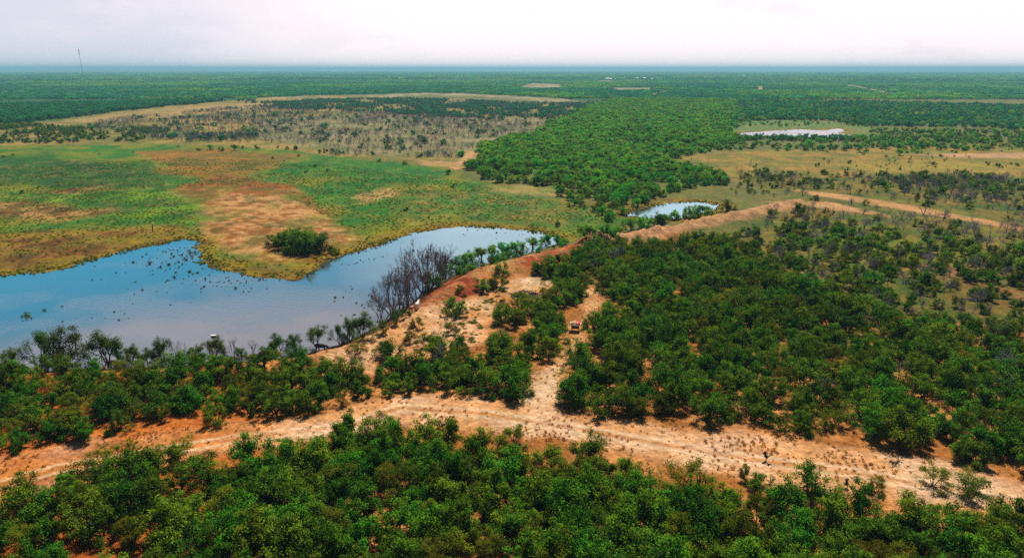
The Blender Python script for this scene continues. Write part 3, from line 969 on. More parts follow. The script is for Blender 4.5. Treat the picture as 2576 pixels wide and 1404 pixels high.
zone([(1830, 598), (2020, 522), (1980, 470), (2200, 455), (3500, 440), (3500, 730), (2200, 600), (2000, 560)], 3.6, .72, {'B': .66, 'M': .16, 'Y': .18}, (.45, 1.0), .4, name='scrub')
zone([(1850, 432), (2000, 440), (2750, 446), (2750, 500), (2300, 482), (2100, 472), (1850, 452)], 3.6, .62, {'M': .36, 'B': .44, 'Y': .2}, (.4, .95), .8, name='belt')
zone([(1150, 405), (1200, 380), (1260, 365), (1400, 310), (1480, 270), (1560, 246), (1700, 240), (1850, 252), (1840, 300), (1830, 345), (1850, 365), (1760, 385),
      (1700, 405), (1700, 425), (1800, 440), (1820, 462), (1750, 475), (1660, 497), (1560, 520), (1480, 500), (1400, 470), (1250, 465), (1170, 440)], 3.25, .9,
     {'G': .88, 'M': .12}, (.45, 1.25), .6, name='green wood')
zone([(1120, 712), (1150, 688), (1200, 664), (1300, 636), (1412, 606), (1430, 620), (1310, 652), (1212, 684), (1140, 716)], 2.5, .8, {'G': .75, 'Y': .25}, (.35, .8), .5, name='green bank', shore=True)
zone([(1830, 300), (2180, 308), (2230, 330), (2150, 322), (1835, 328)], 6, .35, {'G': .5, 'Y': .5}, (.3, .8), .8)
zone([(1830, 262), (2040, 256), (2080, 285), (1990, 305), (1850, 312)], 4.4, .7, {'G': .7, 'F': .3}, (.6, 1.1), .6, name='green wood')
zone([(1800, 350), (1900, 356), (1870, 380), (1720, 400), (1700, 385)], 4.4, .5, {'G': .9, 'M': .1}, (.5, .9), .6, name='green wood')
zone([(1400, 475), (1480, 505), (1560, 525), (1620, 505), (1600, 535), (1530, 560), (1440, 520), (1380, 492)], 4.6, .55, {'G': .7, 'Y': .3}, (.6, 1.0), .6, name='green wood')
zone([(1420, 622), (1500, 592), (1620, 572), (1720, 550), (1790, 530), (1830, 540), (1700, 574), (1590, 592), (1500, 612)], 3.6, .62, {'G': .7, 'Y': .3}, (.6, 1.0), .3, name='levee')
zone([(-300, 318), (60, 312), (150, 303), (230, 291), (400, 270), (560, 257), (700, 247), (850, 241), (1050, 236), (1400, 252), (1560, 246), (2900, 240),
      (2900, 205), (-300, 205)], 4.4, .95, {'F': .8, 'M': .2}, (.8, 1.3), .1)
zone([(200, 325), (300, 300), (560, 275), (850, 250), (1000, 250), (1400, 262), (1540, 256), (1400, 308), (1260, 363), (1200, 375), (1130, 405), (900, 398), (700, 372),
      (400, 358)], 4.2, .66, {'B': .92, 'M': .05, 'F': .03}, (.5, 1.0), 1.1, name='field')
zone([(600, 252), (850, 246), (1000, 250), (1400, 264), (1520, 262), (1350, 310), (1000, 290), (700, 275)], 5.0, .5, {'F': .7, 'B': .3}, (.6, 1.0), 1.0)
zone([(-300, 322), (120, 318), (230, 330), (120, 340), (-300, 345)], 4.4, .6, {'M': .8, 'Y': .2}, (.6, 1.0), 1.0, name='meadow rim')
zone([(-300, 350), (200, 332), (290, 345), (200, 365), (-300, 374)], 5.0, .65, {'M': .8, 'B': .2}, (.6, 1.0), .8, name='meadow rim')
zone([(290, 332), (430, 322), (420, 345), (330, 364), (290, 358)], 5.0, .6, {'M': .8, 'B': .2}, (.6, 1.0), .6, name='meadow rim')
zone([(400, 345), (640, 338), (640, 352), (420, 362)], 4.0, .8, {'B': .8, 'F': .2}, (.6, 1.0), .4, name='field')
zone([(1850, 252), (2900, 238), (2900, 335), (2200, 322), (2100, 310), (1850, 302)], 4.8, .78, {'F': .48, 'G': .38, 'B': .14}, (.6, 1.1), .6)
zone([(1850, 350), (2160, 352), (2180, 330), (2900, 335), (2900, 385), (2300, 380), (1900, 382), (1720, 395)], 4.6, .55, {'G': .6, 'M': .25, 'B': .15}, (.55, 1.0), .6)
zone([(1830, 348), (2150, 349), (2150, 358), (1830, 356)], 4.0, .8, {'F': .7, 'B': .3}, (.5, .8), .2)
zone([(1720, 405), (2900, 385), (2900, 440), (1850, 436)], 6.5, .42, {'M': .3, 'B': .35, 'Y': .35}, (.22, .62), .8)
zone([(1830, 448), (2000, 452), (2010, 470), (1970, 505), (1860, 505), (1800, 470)], 4.5, .5, {'M': .3, 'B': .2, 'Y': .5}, (.3, .8), .6, name='scrub')
zone([(1900, 355), (2900, 352), (2900, 390), (2000, 392)], 6, .45, {'G': .5, 'Y': .4, 'M': .1}, (.3, .7), .8)
zone([(-300, 380), (400, 368), (900, 402), (1180, 450), (1600, 545), (1420, 600), (1000, 620), (900, 560), (700, 470), (400, 560), (-300, 640)], 16, .16,
     {'M': .6, 'Y': .4}, (.2, .45), .3, name='meadow')

# ------------------------------------------------------------------ individually placed trees
TAKEN = []   # keep random trees off these


def slant(x, y, z=0.0):
    p = at(x, y, z)
    return math.sqrt(p[0] ** 2 + p[1] ** 2 + (CAM_H - z) ** 2)


def ground_at(x, y):
    p = at(x, y, 0)
    for _ in range(4):
        p = at(x, y, ground_z(p[0], p[1]))
    return (p[0], p[1], ground_z(p[0], p[1]) - .03)


def plant(name, pair, x, y, hpx, protoH, label, cat, group=None, wide=1.0, parts=('trunk', 'crown'), rz=None):
    p = ground_at(x, y)
    s = hpx * slant(x, y, p[2]) / FPX / protoH
    TAKEN.append((p[0], p[1], 1.6 * s))
    return tree(name, pair, label, cat, p, random.uniform(0, 6.28) if rz is None else rz, (s * wide, s * wide, s), group, parts)


random.seed(5)
BANK = 'trees along the near bank of the pond'
for i, (x, y, h, w, lab) in enumerate([
        (123, 921, 84, 1.0, 'tall many limbed tree, second big one from the left on the pond bank'),
        (167, 919, 86, 1.05, 'tall tree on the left bank with bare twigs poking above its crown'),
        (272, 917, 84, 1.08, 'open crowned tree whose forked trunk shows against the pond'),
        (38, 925, 46, .9, 'small bushy tree near the left end of the pond bank'),
        (6, 926, 38, 1.0, 'low yellowish tree cut by the left edge of the photo'),
        (333, 915, 48, 1.1, 'low rounded tree just right of the open forked bank tree'),
        (300, 917, 36, 1.1, 'short tree pressed against the right side of the forked bank tree'),
        (372, 915, 38, 1.3, 'wide low bush on the bank between two taller trees'),
        (410, 914, 64, .85, 'upright tree left of the leaning dead snag on the bank'),
        (500, 908, 44, 1.0, 'short leafy tree right of the leaning dead snag'),
        (543, 905, 60, 1.15, 'dense tree on the bank just below the white float'),
        (606, 903, 30, 1.2, 'low bush on the bank between the float and the bright tree'),
        (696, 894, 56, 1.15, 'bright lime green round tree on the pond bank'),
        (744, 891, 54, .95, 'bright green tree touching the lime green round one'),
        (802, 877, 66, .95, 'upright blue green tree with the black cow below it'),
        (856, 868, 56, .9, 'slim leaning tree right of the tree above the black cow'),
        (881, 861, 64, .8, 'narrow tree in the middle of the bank grove'),
        (912, 853, 72, 1.1, 'biggest dark green tree of the bank grove beside the dead trees'),
        (965, 836, 34, 1.0, 'small bush at the right end of the bank grove'),
        (996, 813, 38, 1.2, 'green bush at the foot of the dead trees'),
        (1020, 800, 26, 1.2, 'low green bush beside the white and the brown cow')]):
    plant('bank_tree', WILLOW[i % 5], x, y, h, 5.2, lab, 'tree', BANK, w)
for i, (x, y, h) in enumerate([(1150, 676, 36), (1168, 667, 32), (1187, 661, 36), (1210, 655, 38), (1240, 645, 34), (1265, 640, 36), (1290, 639, 34), (1312, 633, 32),
                               (1340, 626, 32), (1375, 619, 34), (1402, 613, 26), (1078, 728, 50), (1118, 690, 40)]):
    lab = ('%s green bush on the bank between the dead trees and the levee' % ['first', 'second', 'third', 'fourth', 'fifth', 'sixth', 'seventh', 'eighth', 'ninth', 'tenth', 'eleventh'][i]
           if i < 11 else ['dark green bush half hidden inside the dead trees', 'olive bush behind the leaning dead tree'][i - 11])
    plant('bank_bush', BRIGHT[i % 5], x, y, h, 3.8, lab, 'bush', 'green bushes along the far part of the bank', 1.0)
for i, (x, y, h, w) in enumerate([(698, 618, 38, 1.1), (727, 629, 50, 1.15), (758, 634, 56, 1.1), (790, 630, 52, 1.1), (818, 633, 36, 1.1), (846, 640, 16, 1.2), (745, 612, 46, 1.2), (778, 616, 44, 1.2), (712, 626, 34, 1.1), (742, 638, 34, 1.2), (776, 640, 30, 1.2)]):
    plant('point_shrub', MESQ[i % 10], x, y, h, 3.4, '%s shrub of the dark clump on the sandy point by the water' %
          ['leftmost', 'second from left', 'tallest', 'dense round', 'rightmost large', 'smallest low', 'left rear', 'right rear', 'low left', 'front left', 'front right'][i], 'shrub', 'dark shrub clump on the sandy point', w)
for i, (x, y, h, w, lab) in enumerate([
        (958, 800, 60, 1.2, 'leftmost dead tree spreading low over the water'), (985, 792, 108, 1.0, 'dead tree with curved limbs leaning left over the pond'),
        (1006, 785, 126, .85, 'tall dead tree at the front of the leafless clump'), (1024, 772, 128, .8, 'upright dead tree in the middle of the leafless clump'),
        (1046, 757, 118, .9, 'dead tree just behind the white cow'), (1064, 738, 132, .8, 'tallest dead tree with fan of upright twigs'),
        (1084, 728, 112, .85, 'dead tree right of the tallest one'), (1100, 716, 88, .9, 'purplish dead tree over the red earth'),
        (1122, 700, 84, .9, 'rightmost dead tree leaning right above the red bank'), (1000, 800, 70, 1.2, 'low dead tree tangled at the water edge')]):
    plant('dead_tree', DEAD[i % 5], x, y, h, 8.0, lab, 'dead tree', 'leafless dead trees on the pond bank', w, ('trunk', 'branches'))
for x, y, h, lab in ((454, 913, 60, 'leaning dead snag standing among the green bank trees'), (590, 902, 52, 'thin crooked dead snag right of the white float'),
                     (637, 888, 32, 'pale brown leafless bush left of the lime green tree'), (1265, 858, 36, 'purple grey dead bush beside the open sand'),
                     (1284, 866, 26, 'small grey dead bush touching the purple one')):
    plant('dead_bush', BARE[int(x) % 6], x, y, h, 3.6, lab, 'dead bush', None, .6 if h > 40 else 1.0, ('trunk', 'branches'))
for i, (x, y, h, w, k, lab) in enumerate([
        (1144, 790, 50, 1.2, 'M', 'round dark green bush alone on the sand below the red earth'), (1166, 797, 24, 1.1, 'Y', 'small bush at the right foot of the round dark one'),
        (1125, 797, 26, 1.0, 'Y', 'small olive bush left of the round dark one'), (1050, 825, 30, 1.1, 'Y', 'yellow green bush on the sand below the cows'),
        (1130, 838, 34, 1.2, 'Y', 'olive bush in the middle of the open sand'), (1152, 882, 42, .9, 'M', 'upright green bush at the lower end of the open sand'),
        (1030, 860, 30, 1.2, 'Y', 'olive bush on the pale bank slope'), (1083, 872, 42, 1.2, 'M', 'broad green bush on the pale bank slope'),
        (979, 903, 54, 1.2, 'M', 'large green bush on the sand beside the pale hollow'), (904, 898, 36, 1.2, 'Y', 'yellowish bush on the crest below the bank grove'),
        (1214, 732, 34, 1.5, 'M', 'dark spreading bush on the upper edge of the sand'), (1253, 726, 36, 1.3, 'M', 'green bush right of the dark spreading one'),
        (1264, 686, 28, 1.3, 'M', 'small bush on the crest of the red bank'), (1158, 740, 26, 1.2, 'Y', 'wispy yellow bush on the red earth'),
        (1290, 1108, 54, .95, 'Y', 'single olive bush standing on the sandy track'), (1480, 1162, 74, 1.0, 'M', 'ball shaped dark tree at the lower edge of the track'),
        (2348, 1222, 52, 1.1, 'Y', 'lone yellow green tree with dark shade on the track at right'), (2203, 1236, 40, .9, 'Y', 'thin yellow sapling on the track at right'),
        (2434, 1240, 52, 1.3, 'Y', 'rounded olive bush on the track near the right edge'), (1719, 1222, 72, 1.2, 'Y', 'open yellow green tree showing its stems beside the track'),
        (1872, 1206, 44, .7, 'Y', 'slim little tree beside a shadow on the track edge'), (1910, 1232, 48, 1.1, 'M', 'round green bush right of the slim little tree'),
        (2040, 1250, 84, 1.0, 'M', 'tall bushy tree jutting into the track'), (960, 1092, 60, 1.25, 'Y', 'olive topped tree at the upper left corner of the thicket'),
        (1125, 1105, 62, 1.1, 'M', 'rounded tree crowning the top edge of the thicket'), (440, 1160, 52, 1.2, 'M', 'dark tree alone on the orange track at left'),
        (270, 1175, 50, 1.2, 'Y', 'dull olive bush on the orange track'), (60, 1255, 60, 1.2, 'Y', 'olive bush beside the orange track near the left edge'),
        (510, 1185, 60, 1.1, 'Y', 'green bush with long shadow on the orange slope')]):
    if k == 'M':
        plant('mesquite_tree', MESQ[i % 10], x, y, h, 3.4, lab, 'tree', None, w * .95)
    else:
        plant('thorn_shrub', SHRUB[i % 7], x, y, h, 2.8, lab, 'shrub', None, w)
for i, (x, y, h) in enumerate([(500, 380, 10), (530, 378, 15), (556, 381, 13), (590, 379, 16), (610, 374, 9), (645, 376, 12), (700, 373, 9), (722, 377, 11), (745, 378, 13), (805, 386, 12),
                               (1018, 415, 14), (1128, 440, 15), (1140, 473, 12), (2263, 392, 18), (2137, 412, 10), (955, 408, 11), (1050, 470, 8), (1430, 520, 12), (1402, 570, 16)]):
    plant('meadow_tree', BRIGHT[i % 5] if i % 2 else MESQ[i % 10], x, y, h, 3.9, 'small green tree, number %s from the left along the dry edge of the meadow' %
          ['one', 'two', 'three', 'four', 'five', 'six', 'seven', 'eight', 'nine', 'ten'][i] if i < 10 else
          ['lone tree on the meadow left of the dirt bend', 'lone tree right below the dirt bend', 'low tree left of the bright wood', 'dark lone tree on the tan field at right',
           'small dark bush on the tan field at right', 'thin tree in the dry grass left of the dirt bend', 'tiny bush on the deep green meadow patch',
           'small tree on the grass below the bright wood', 'slim tree on the grass left of the brown pond'][i - 10], 'tree', 'scattered meadow trees', .95)
for i, (x, y, h, lab) in enumerate([(1735, 548, 30, 'pale green bush on the near shore of the brown pond'), (1758, 545, 28, 'feathery bush right of the pale one by the brown pond'),
                                    (1830, 532, 28, 'dark round bush at the right end of the brown pond'), (1940, 545, 22, 'dark bush low on the levee'), (2010, 520, 30, 'dark thorny clump at the levee end'),
                                    (1530, 600, 40, 'green bush on the near end of the levee'), (1585, 585, 36, 'green bush beside the levee below the brown pond'),
                                    (1620, 575, 34, 'upright bush by the middle of the levee'), (1655, 572, 36, 'wide bush leaning on the levee'), (1478, 610, 38, 'bush where bank and levee meet')]):
    plant('levee_bush', (BRIGHT[i % 5] if i in (0, 1, 5, 6, 7, 9) else MESQ[i % 10]), x, y, h, 3.4, lab, 'bush', None, 1.0)
plant('water_bush', SHRUB[2], 70, 803, 17, 2.8, 'small yellow green bush standing alone in the water', 'bush', None, 1.1)

TK = np.array(TAKEN)


def thin(lst):
    if not lst:
        return []
    A = np.array([(a[0], a[1]) for a in lst])
    keep = np.ones(len(A), bool)
    for x, y, r in TK:
        keep &= np.hypot(A[:, 0] - x, A[:, 1] - y) > r + 1.2
    for x, y in ((1447, 822), (1320, 742), (807, 870), (1926, 1157)):
        p = at(x, y)
        # nothing stands just in front of these small things
        q = p[0] * .955, p[1] * .955
        keep &= (np.hypot(A[:, 0] - p[0], A[:, 1] - p[1]) > 3.6) & (np.hypot(A[:, 0] - q[0], A[:, 1] - q[1]) > 3.4)
    return [a for a, k in zip(lst, keep) if k]


for k in ALL:
    ALL[k] = thin(ALL[k])

PLACE = {'green bank': 'on the waterside right of the dead trees', 'bank': 'on the crest of the pond bank', 'thicket': 'in the thicket below the sandy track', 'orange': 'on the orange slope below the track', 'slope': 'between the pond bank and the track',
         'wood': 'in the wood above the sandy track', 'edge': 'on the scrubby upper edge of the wood', 'scrub': 'in the dry scrub beyond the wood',
         'belt': 'in the shrub belt below the tan field', 'green wood': 'in the bright wood behind the brown pond', 'levee': 'beside the sandy levee',
         'field': 'in the dry field beyond the meadow', 'meadow rim': 'on the far rim of the meadow', 'meadow': 'on the open meadow', '': 'in the distant brush'}
COLS = ['at far left', 'at left', 'left of centre', 'at centre', 'right of centre', 'at right', 'at far right']


def take(lst, n):
    """the n largest in the picture, then the rest"""
    A = np.array([(a[0], a[1], a[2]) for a in lst])
    u, v = to_px(A[:, 0], A[:, 1], 1.5)
    vis = (u > -60) & (u < 2636) & (v < 1470) & (v > 170)
    size = A[:, 2] / np.hypot(A[:, 0], A[:, 1]) * vis
    o = np.argsort(-size)
    return [lst[i] for i in o[:n] if vis[i]], [lst[i] for i in o[n:]] + [lst[i] for i in o[:n] if not vis[i]], u, v


def individuals(kind, n, name, protos, look, cat, group, parts=('trunk', 'crown')):
    sel, rest, _, _ = take(ALL[kind], n)
    P = np.array([(a[0], a[1]) for a in sel])
    Z = terrain(P[:, 0], P[:, 1])
    u, v = to_px(P[:, 0], P[:, 1], Z)
    cells = {}
    for i, a in enumerate(sel):
        cells.setdefault((a[3], int(np.clip(u[i] / 2576 * 7, 0, 6))), []).append(i)
    labels = {}
    for (zn, c), ids in cells.items():
        where = '%s, %s' % (PLACE[zn], COLS[c])
        if len(ids) == 1:
            labels[ids[0]] = 'the only %s %s' % (look, where)
            continue
        for nm, key in (('leftmost', lambda i: u[i]), ('rightmost', lambda i: -u[i]), ('lowest placed', lambda i: -v[i]), ('farthest', lambda i: v[i]),
                        ('biggest', lambda i: -sel[i][2]), ('smallest', lambda i: sel[i][2])):
            left = [i for i in ids if i not in labels]
            if len(left) > 1:
                labels[min(left, key=key)] = '%s %s %s' % (nm, look, where)
        for i in ids:
            if i not in labels:
                labels[i] = 'ordinary %s %s' % (look, where)
    for i, a in enumerate(sel):
        s = a[2]
        tree(name, protos[i % len(protos)], labels[i], cat, (a[0], a[1], Z[i] - .03), random.uniform(0, 6.28),
             (s * random.uniform(.9, 1.12), s * random.uniform(.9, 1.12), s * random.uniform(.88, 1.15)), group + ' ' + PLACE[a[3]], parts)
    return rest


rest = {}
rest['M'] = individuals('M', 270, 'mesquite_tree', MESQ, 'dark green mesquite', 'tree', 'mesquites')
rest['Y'] = individuals('Y', 260, 'thorn_shrub', SHRUB, 'olive green shrub', 'shrub', 'olive shrubs')
rest['B'] = individuals('B', 290, 'bare_tree', BARE, 'grey leafless tree', 'bare tree', 'leafless trees', ('trunk', 'branches'))
rest['G'] = individuals('G', 280, 'green_tree', BRIGHT, 'bright green tree', 'tree', 'bright green trees')
rest['F'] = ALL['F']


def scatter(name, label, lst, near_m, far_m, cut):
    A = np.array([(a[0], a[1], a[2]) for a in lst])
    d = np.hypot(A[:, 0], A[:, 1])
    z = terrain(A[:, 0], A[:, 1])
    nn, nf = len(near_m), len(far_m)
    k = rng.integers(0, 1000, len(A))
    idx = np.where(d < cut, k % max(nn, 1), nn + k % nf)
    mass(name, label, near_m + far_m, np.stack([A[:, 0], A[:, 1], z - .03], 1), A[:, 2], idx, rng.uniform(0, 6.28, len(A)))


scatter('mesquite_wood', 'mass of dark green mesquites closing behind the nearer trees', rest['M'], [m[2] for m in MESQ], LOW_M, 190)
scatter('shrub_growth', 'mass of olive shrubs among the farther trees', rest['Y'], [m[2] for m in SHRUB], LOW_Y, 190)
scatter('leafless_brush', 'mass of grey leafless brush across the dry fields', rest['B'], [m[2] for m in BARE], LOW_D, 330)
scatter('green_wood', 'mass of bright green trees behind the brown pond', rest['G'], [m[2] for m in BRIGHT], LOW_B, 320)
scatter('far_wood', 'dark green brush covering the plain beyond the fields', rest['F'], [], LOW_F, 0)

# patches of canopy out to the horizon
X1, Y1 = grid_points([(-400, 254), (640, 252), (850, 241), (1050, 236), (1400, 252), (1560, 252), (3000, 254), (3000, 187), (-400, 187)], 13.5, 3000, 1085)
X2, Y2 = grid_points([(-400, 215), (3000, 215), (3000, 180), (-400, 180)], 36, 9500, 3000)
X, Y = np.concatenate([X1, X2]), np.concatenate([Y1, Y2])
S = np.concatenate([rng.uniform(.85, 1.2, len(X1)), rng.uniform(1.7, 2.6, len(X2))])
ok = np.ones(len(X), bool)
for P in CLEAR_W:
    ok &= ~inside(P, X, Y)
ok &= rng.random(len(X)) < .97 + 2.6 * np.minimum(0, fbm(X, Y, 150, 91, 4) + .06)
X, Y, S = X[ok], Y[ok], S[ok]
mass('horizon_wood', 'unbroken brushland running to the horizon', PATCH, np.stack([X, Y, terrain(X, Y)], 1), S, np.where(fbm(X, Y, 240, 92, 4) + rng.normal(0, .08, len(X)) > .03, 4 + rng.integers(0, 2, len(X)), rng.integers(0, 4, len(X))), rng.uniform(0, 6.28, len(X)))

# grasses
X, Y = grid_points([(-100, 1175), (560, 1080), (960, 1005), (1350, 1030), (1950, 1105), (2700, 1250), (2700, 1330), (1780, 1200), (1180, 1090), (600, 1145), (-100, 1300)], .62, 200)
ok = (signed(TRACK, X, Y, 20) < .4) & (rng.random(len(X)) < .06 + 2.6 * fbm(X, Y, 5, 41, 3)) & (np.abs(seg_dist(RUTS, X, Y, False) - .95) > .35)
X, Y = X[ok], Y[ok]
X2, Y2 = grid_points([(-100, 950), (640, 925), (1000, 835), (1200, 690), (1500, 620), (2000, 700), (2700, 900), (2800, 1600), (-200, 1600)], 1.25, 260)
ok = (rng.random(len(X2)) < .45 + 1.5 * fbm(X2, Y2, 6, 42, 3)) & (signed(POND, X2, Y2, 20) > 2)
X, Y = np.concatenate([X, X2[ok]]), np.concatenate([Y, Y2[ok]])
mass('dry_grass', 'dry brown grass tufts scattered over the sandy ground', TUFT_DRY, np.stack([X, Y, terrain(X, Y)], 1), rng.uniform(.35, 1.0, len(X)), rng.integers(0, 3, len(X)),
     rng.uniform(0, 6.28, len(X)))
X, Y = grid_points([(-100, 400), (400, 395), (900, 420), (1200, 470), (1600, 545), (1500, 600), (1420, 615), (1000, 620), (600, 720), (-100, 720)], 1.3, 400)
ok = (rng.random(len(X)) < .5 + 1.8 * fbm(X, Y, 7, 43, 4)) & (signed(POND, X, Y, 20) > -.8) & (signed(wpoly([(420, 480), (560, 470), (705, 478), (745, 512), (860, 570), (905, 610), (842, 652), (745, 672), (640, 668), (560, 640), (515, 585), (480, 520)]), X, Y, 10) > 0)
X, Y = X[ok], Y[ok]
mass('meadow_grass', 'low green grass tussocks on the wet meadow', TUFT_GREEN, np.stack([X, Y, np.maximum(terrain(X, Y), -.05)], 1), rng.uniform(.3, .75, len(X)), rng.integers(0, 3, len(X)),
     rng.uniform(0, 6.28, len(X)))

GX, GY = [], []
for P in (POND, POND2):
    X, Y = grid_points([(-100, 480), (2000, 480), (2000, 960), (-100, 960)], .8, 330)
    d = signed(P, X, Y, 10) + fbm(X, Y, 5.0, 21 + (0 if P is POND else 1), 4) * 4.5
    ok = (np.abs(d - .6) < 2.2) & (seg_dist(BERM, X, Y, False) > 9) & (rng.random(len(X)) < .45 + 2 * fbm(X, Y, 6, 44, 3))
    GX.append(X[ok])
    GY.append(Y[ok])
X, Y = np.concatenate(GX), np.concatenate(GY)
mass('shore_sedge', 'ragged yellow and dark sedge along the water line', TUFT_GREEN + TUFT_REED, np.stack([X, Y, np.maximum(terrain(X, Y), -.04)], 1), rng.uniform(.35, .9, len(X)),
     rng.integers(0, 7, len(X)), rng.uniform(0, 6.28, len(X)))

# ------------------------------------------------------------------ plants in the pond and cushions on the sand
SPOTS = []
r2 = random.Random(11)
while len(SPOTS) < 205:
    cx, cy, ex, ey = r2.choice([(390, 662, 55, 16), (500, 690, 60, 18), (620, 712, 60, 14), (470, 640, 40, 16), (470, 640, 30, 10), (520, 715, 120, 30)])
    x, y = r2.gauss(cx, ex), r2.gauss(cy, ey)
    P = at(x, y)
    if 200 < x < 780 and 610 < y < 780 and signed(POND, np.array([P[0]]), np.array([P[1]]), 20)[0] < -.5:
        SPOTS.append((x, y, 'left bay'))
for i in range(26):
    f = i / 25
    SPOTS.append((860 + 240 * f + r2.uniform(-6, 6), 668 - 50 * f + r2.uniform(-4, 4), 'narrows'))
for i in range(26):
    SPOTS.append((r2.uniform(1130, 1390), r2.uniform(577, 604), 'far bay'))
for i in range(22):
    SPOTS.append((r2.uniform(840, 960), r2.uniform(720, 800), 'near shore'))
for i in range(14):
    SPOTS.append((r2.uniform(40, 330), r2.uniform(760, 812), 'shoal'))
reed_labels = {'left bay': 'dark water plant tuft in the plant bed of the left bay', 'narrows': 'dark tuft in the string of plants along the narrow water',
               'far bay': 'small dark tuft in the pale far bay of the pond', 'near shore': 'dark tuft in the shallows left of the dead trees',
               'shoal': 'tiny tuft on the pale shoal at the left of the pond'}
for i, (x, y, w) in enumerate(SPOTS):
    P = at(x, y)
    if signed(POND, np.array([P[0]]), np.array([P[1]]), 20)[0] > -.2:
        continue
    o = bpy.data.objects.new('water_plant', TUFT_REED[i % 4])
    COL.objects.link(o)
    o.location = (P[0], P[1], -.02)
    o.rotation_euler = (0, 0, r2.uniform(0, 6.28))
    s = r2.uniform(.2, .65) * (1.9 if r2.random() < .16 else 1)
    o.scale = (s * 1.2, s * 1.2, s)
    o['label'], o['category'], o['group'] = reed_labels[w], 'water plant', 'water plants in the pond, ' + w


def make_cushion(seed):
    g = np.random.default_rng(seed)
    mb = MB()
    n = 150
    v = g.normal(size=(n, 3))
    v /= np.linalg.norm(v, axis=1)[:, None]
    v[:, 2] = np.abs(v[:, 2])
    mb.leaves(v * np.array([.55, .5, .28]) * g.random(n)[:, None] ** .3, v + g.normal(size=(n, 3)) * .4 + np.array([0, 0, .5]), .16, np.clip(g.normal(.35, .25, n), 0, 1), 0, .5, g)
    return mb.mesh('cushion', LEAF_YELLOW)


CUSH = [make_cushion(40 + i) for i in range(3)]
r3 = random.Random(3)
for i in range(52):
    f = r3.random()
    x, y = 1238 - 75 * f + r3.uniform(-26, 26), 728 + 130 * f + r3.uniform(-10, 10)
    p = ground_at(x, y)
    o = bpy.data.objects.new('grass_cushion', CUSH[i % 3])
    COL.objects.link(o)
    o.location, o.rotation_euler = p, (0, 0, r3.uniform(0, 6.28))
    s = r3.uniform(.5, 1.4)
    o.scale = (s * 1.15, s, s)
    o['label'], o['category'], o['group'] = 'low round grass cushion on the pale sand below the red bank', 'grass cushion', 'grass cushions on the sand'

# ------------------------------------------------------------------ cattle
HIDES = {'black': plain_mat('black_hide', (.012, .009, .008), .7, .3, 3), 'white': plain_mat('white_hide', (.62, .54, .47), .7, .12, 3),
         'red': plain_mat('red_hide', (.36, .10, .035), .7, .3, 3)}
HORN = plain_mat('hoof_horn', (.05, .04, .03), .5)


def make_cow(hide, label, loc, rz, head_down=False, scale=1.0):
    e = empty('cow', label, 'cow', loc, rz, scale, None)
    V, E, RR = [], [], []

    def chain(pts, start=None):
        prev = start
        for (x, y, z, a, b) in pts:
            V.append((x, y, z))
            RR.append((a, b))
            if prev is not None:
                E.append((prev, len(V) - 1))
            prev = len(V) - 1
        return prev
    # spine from rump to shoulder, +X is forward
    chain([(-.78, 0, 1.12, .20, .20), (-.60, 0, 1.08, .27, .29), (-.2, 0, 1.0, .31, .36), (.25, 0, 1.0, .30, .36), (.55, 0, 1.05, .25, .31)])
    if head_down:
        chain([(.82, 0, .95, .15, .19), (1.02, 0, .66, .12, .15), (1.14, 0, .46, .115, .12), (1.24, 0, .26, .075, .075)], 4)
        hx, hz = 1.10, .52
    else:
        chain([(.82, 0, 1.22, .15, .20), (1.02, 0, 1.36, .12, .15), (1.2, 0, 1.34, .115, .12), (1.44, 0, 1.18, .075, .075)], 4)
        hx, hz = 1.14, 1.42
    for s in (-1, 1):
        chain([(-.66, .17 * s, .92, .15, .17), (-.58, .19 * s, .66, .10, .12), (-.72, .19 * s, .42, .055, .06), (-.68, .19 * s, .2, .045, .045), (-.66, .19 * s, .02, .055, .055)], 1)
        chain([(.50, .17 * s, .80, .13, .15), (.50, .18 * s, .52, .075, .08), (.51, .18 * s, .32, .05, .05), (.50, .18 * s, .14, .042, .042), (.52, .18 * s, .02, .055, .055)], 4)
    chain([(-.93, 0, 1.02, .03, .03), (-.97, 0, .7, .022, .022), (-.96, 0, .42, .035, .035)], 0)
    me = bpy.data.meshes.new('body')
    me.from_pydata(V, E, [])
    b = bpy.data.objects.new('body', me)
    COL.objects.link(b)
    md = b.modifiers.new('skin', 'SKIN')
    for i, r in enumerate(RR):
        me.skin_vertices[0].data[i].radius = r
        me.skin_vertices[0].data[i].use_root = (i == 2)
    md.use_smooth_shade = True
    ms = b.modifiers.new('sub', 'SUBSURF')
    ms.levels = ms.render_levels = 2
    dg = bpy.context.evaluated_depsgraph_get()
    m2 = bpy.data.meshes.new_from_object(b.evaluated_get(dg))
    m2.name = 'body'
    m2.materials.clear()
    m2.materials.append(HIDES[hide])
    bpy.data.objects.remove(b)
    part('body', m2, e)
    for s in (-1, 1):
        mb = MB()
        mb.tube([(hx - .02, .10 * s, hz), (hx - .05, .2 * s, hz + .01), (hx - .07, .30 * s, hz - .04)], .06, .02, 6)
        part('ear', mb.mesh('ear', HIDES[hide], True), e)
        mb = MB()
        mb.tube([(hx + .02, .08 * s, hz + .07), (hx + .01, .17 * s, hz + .13), (hx + .04, .20 * s, hz + .22)], .03, .008, 6)
        part('horn', mb.mesh('horn', HORN, True), e)
    return e


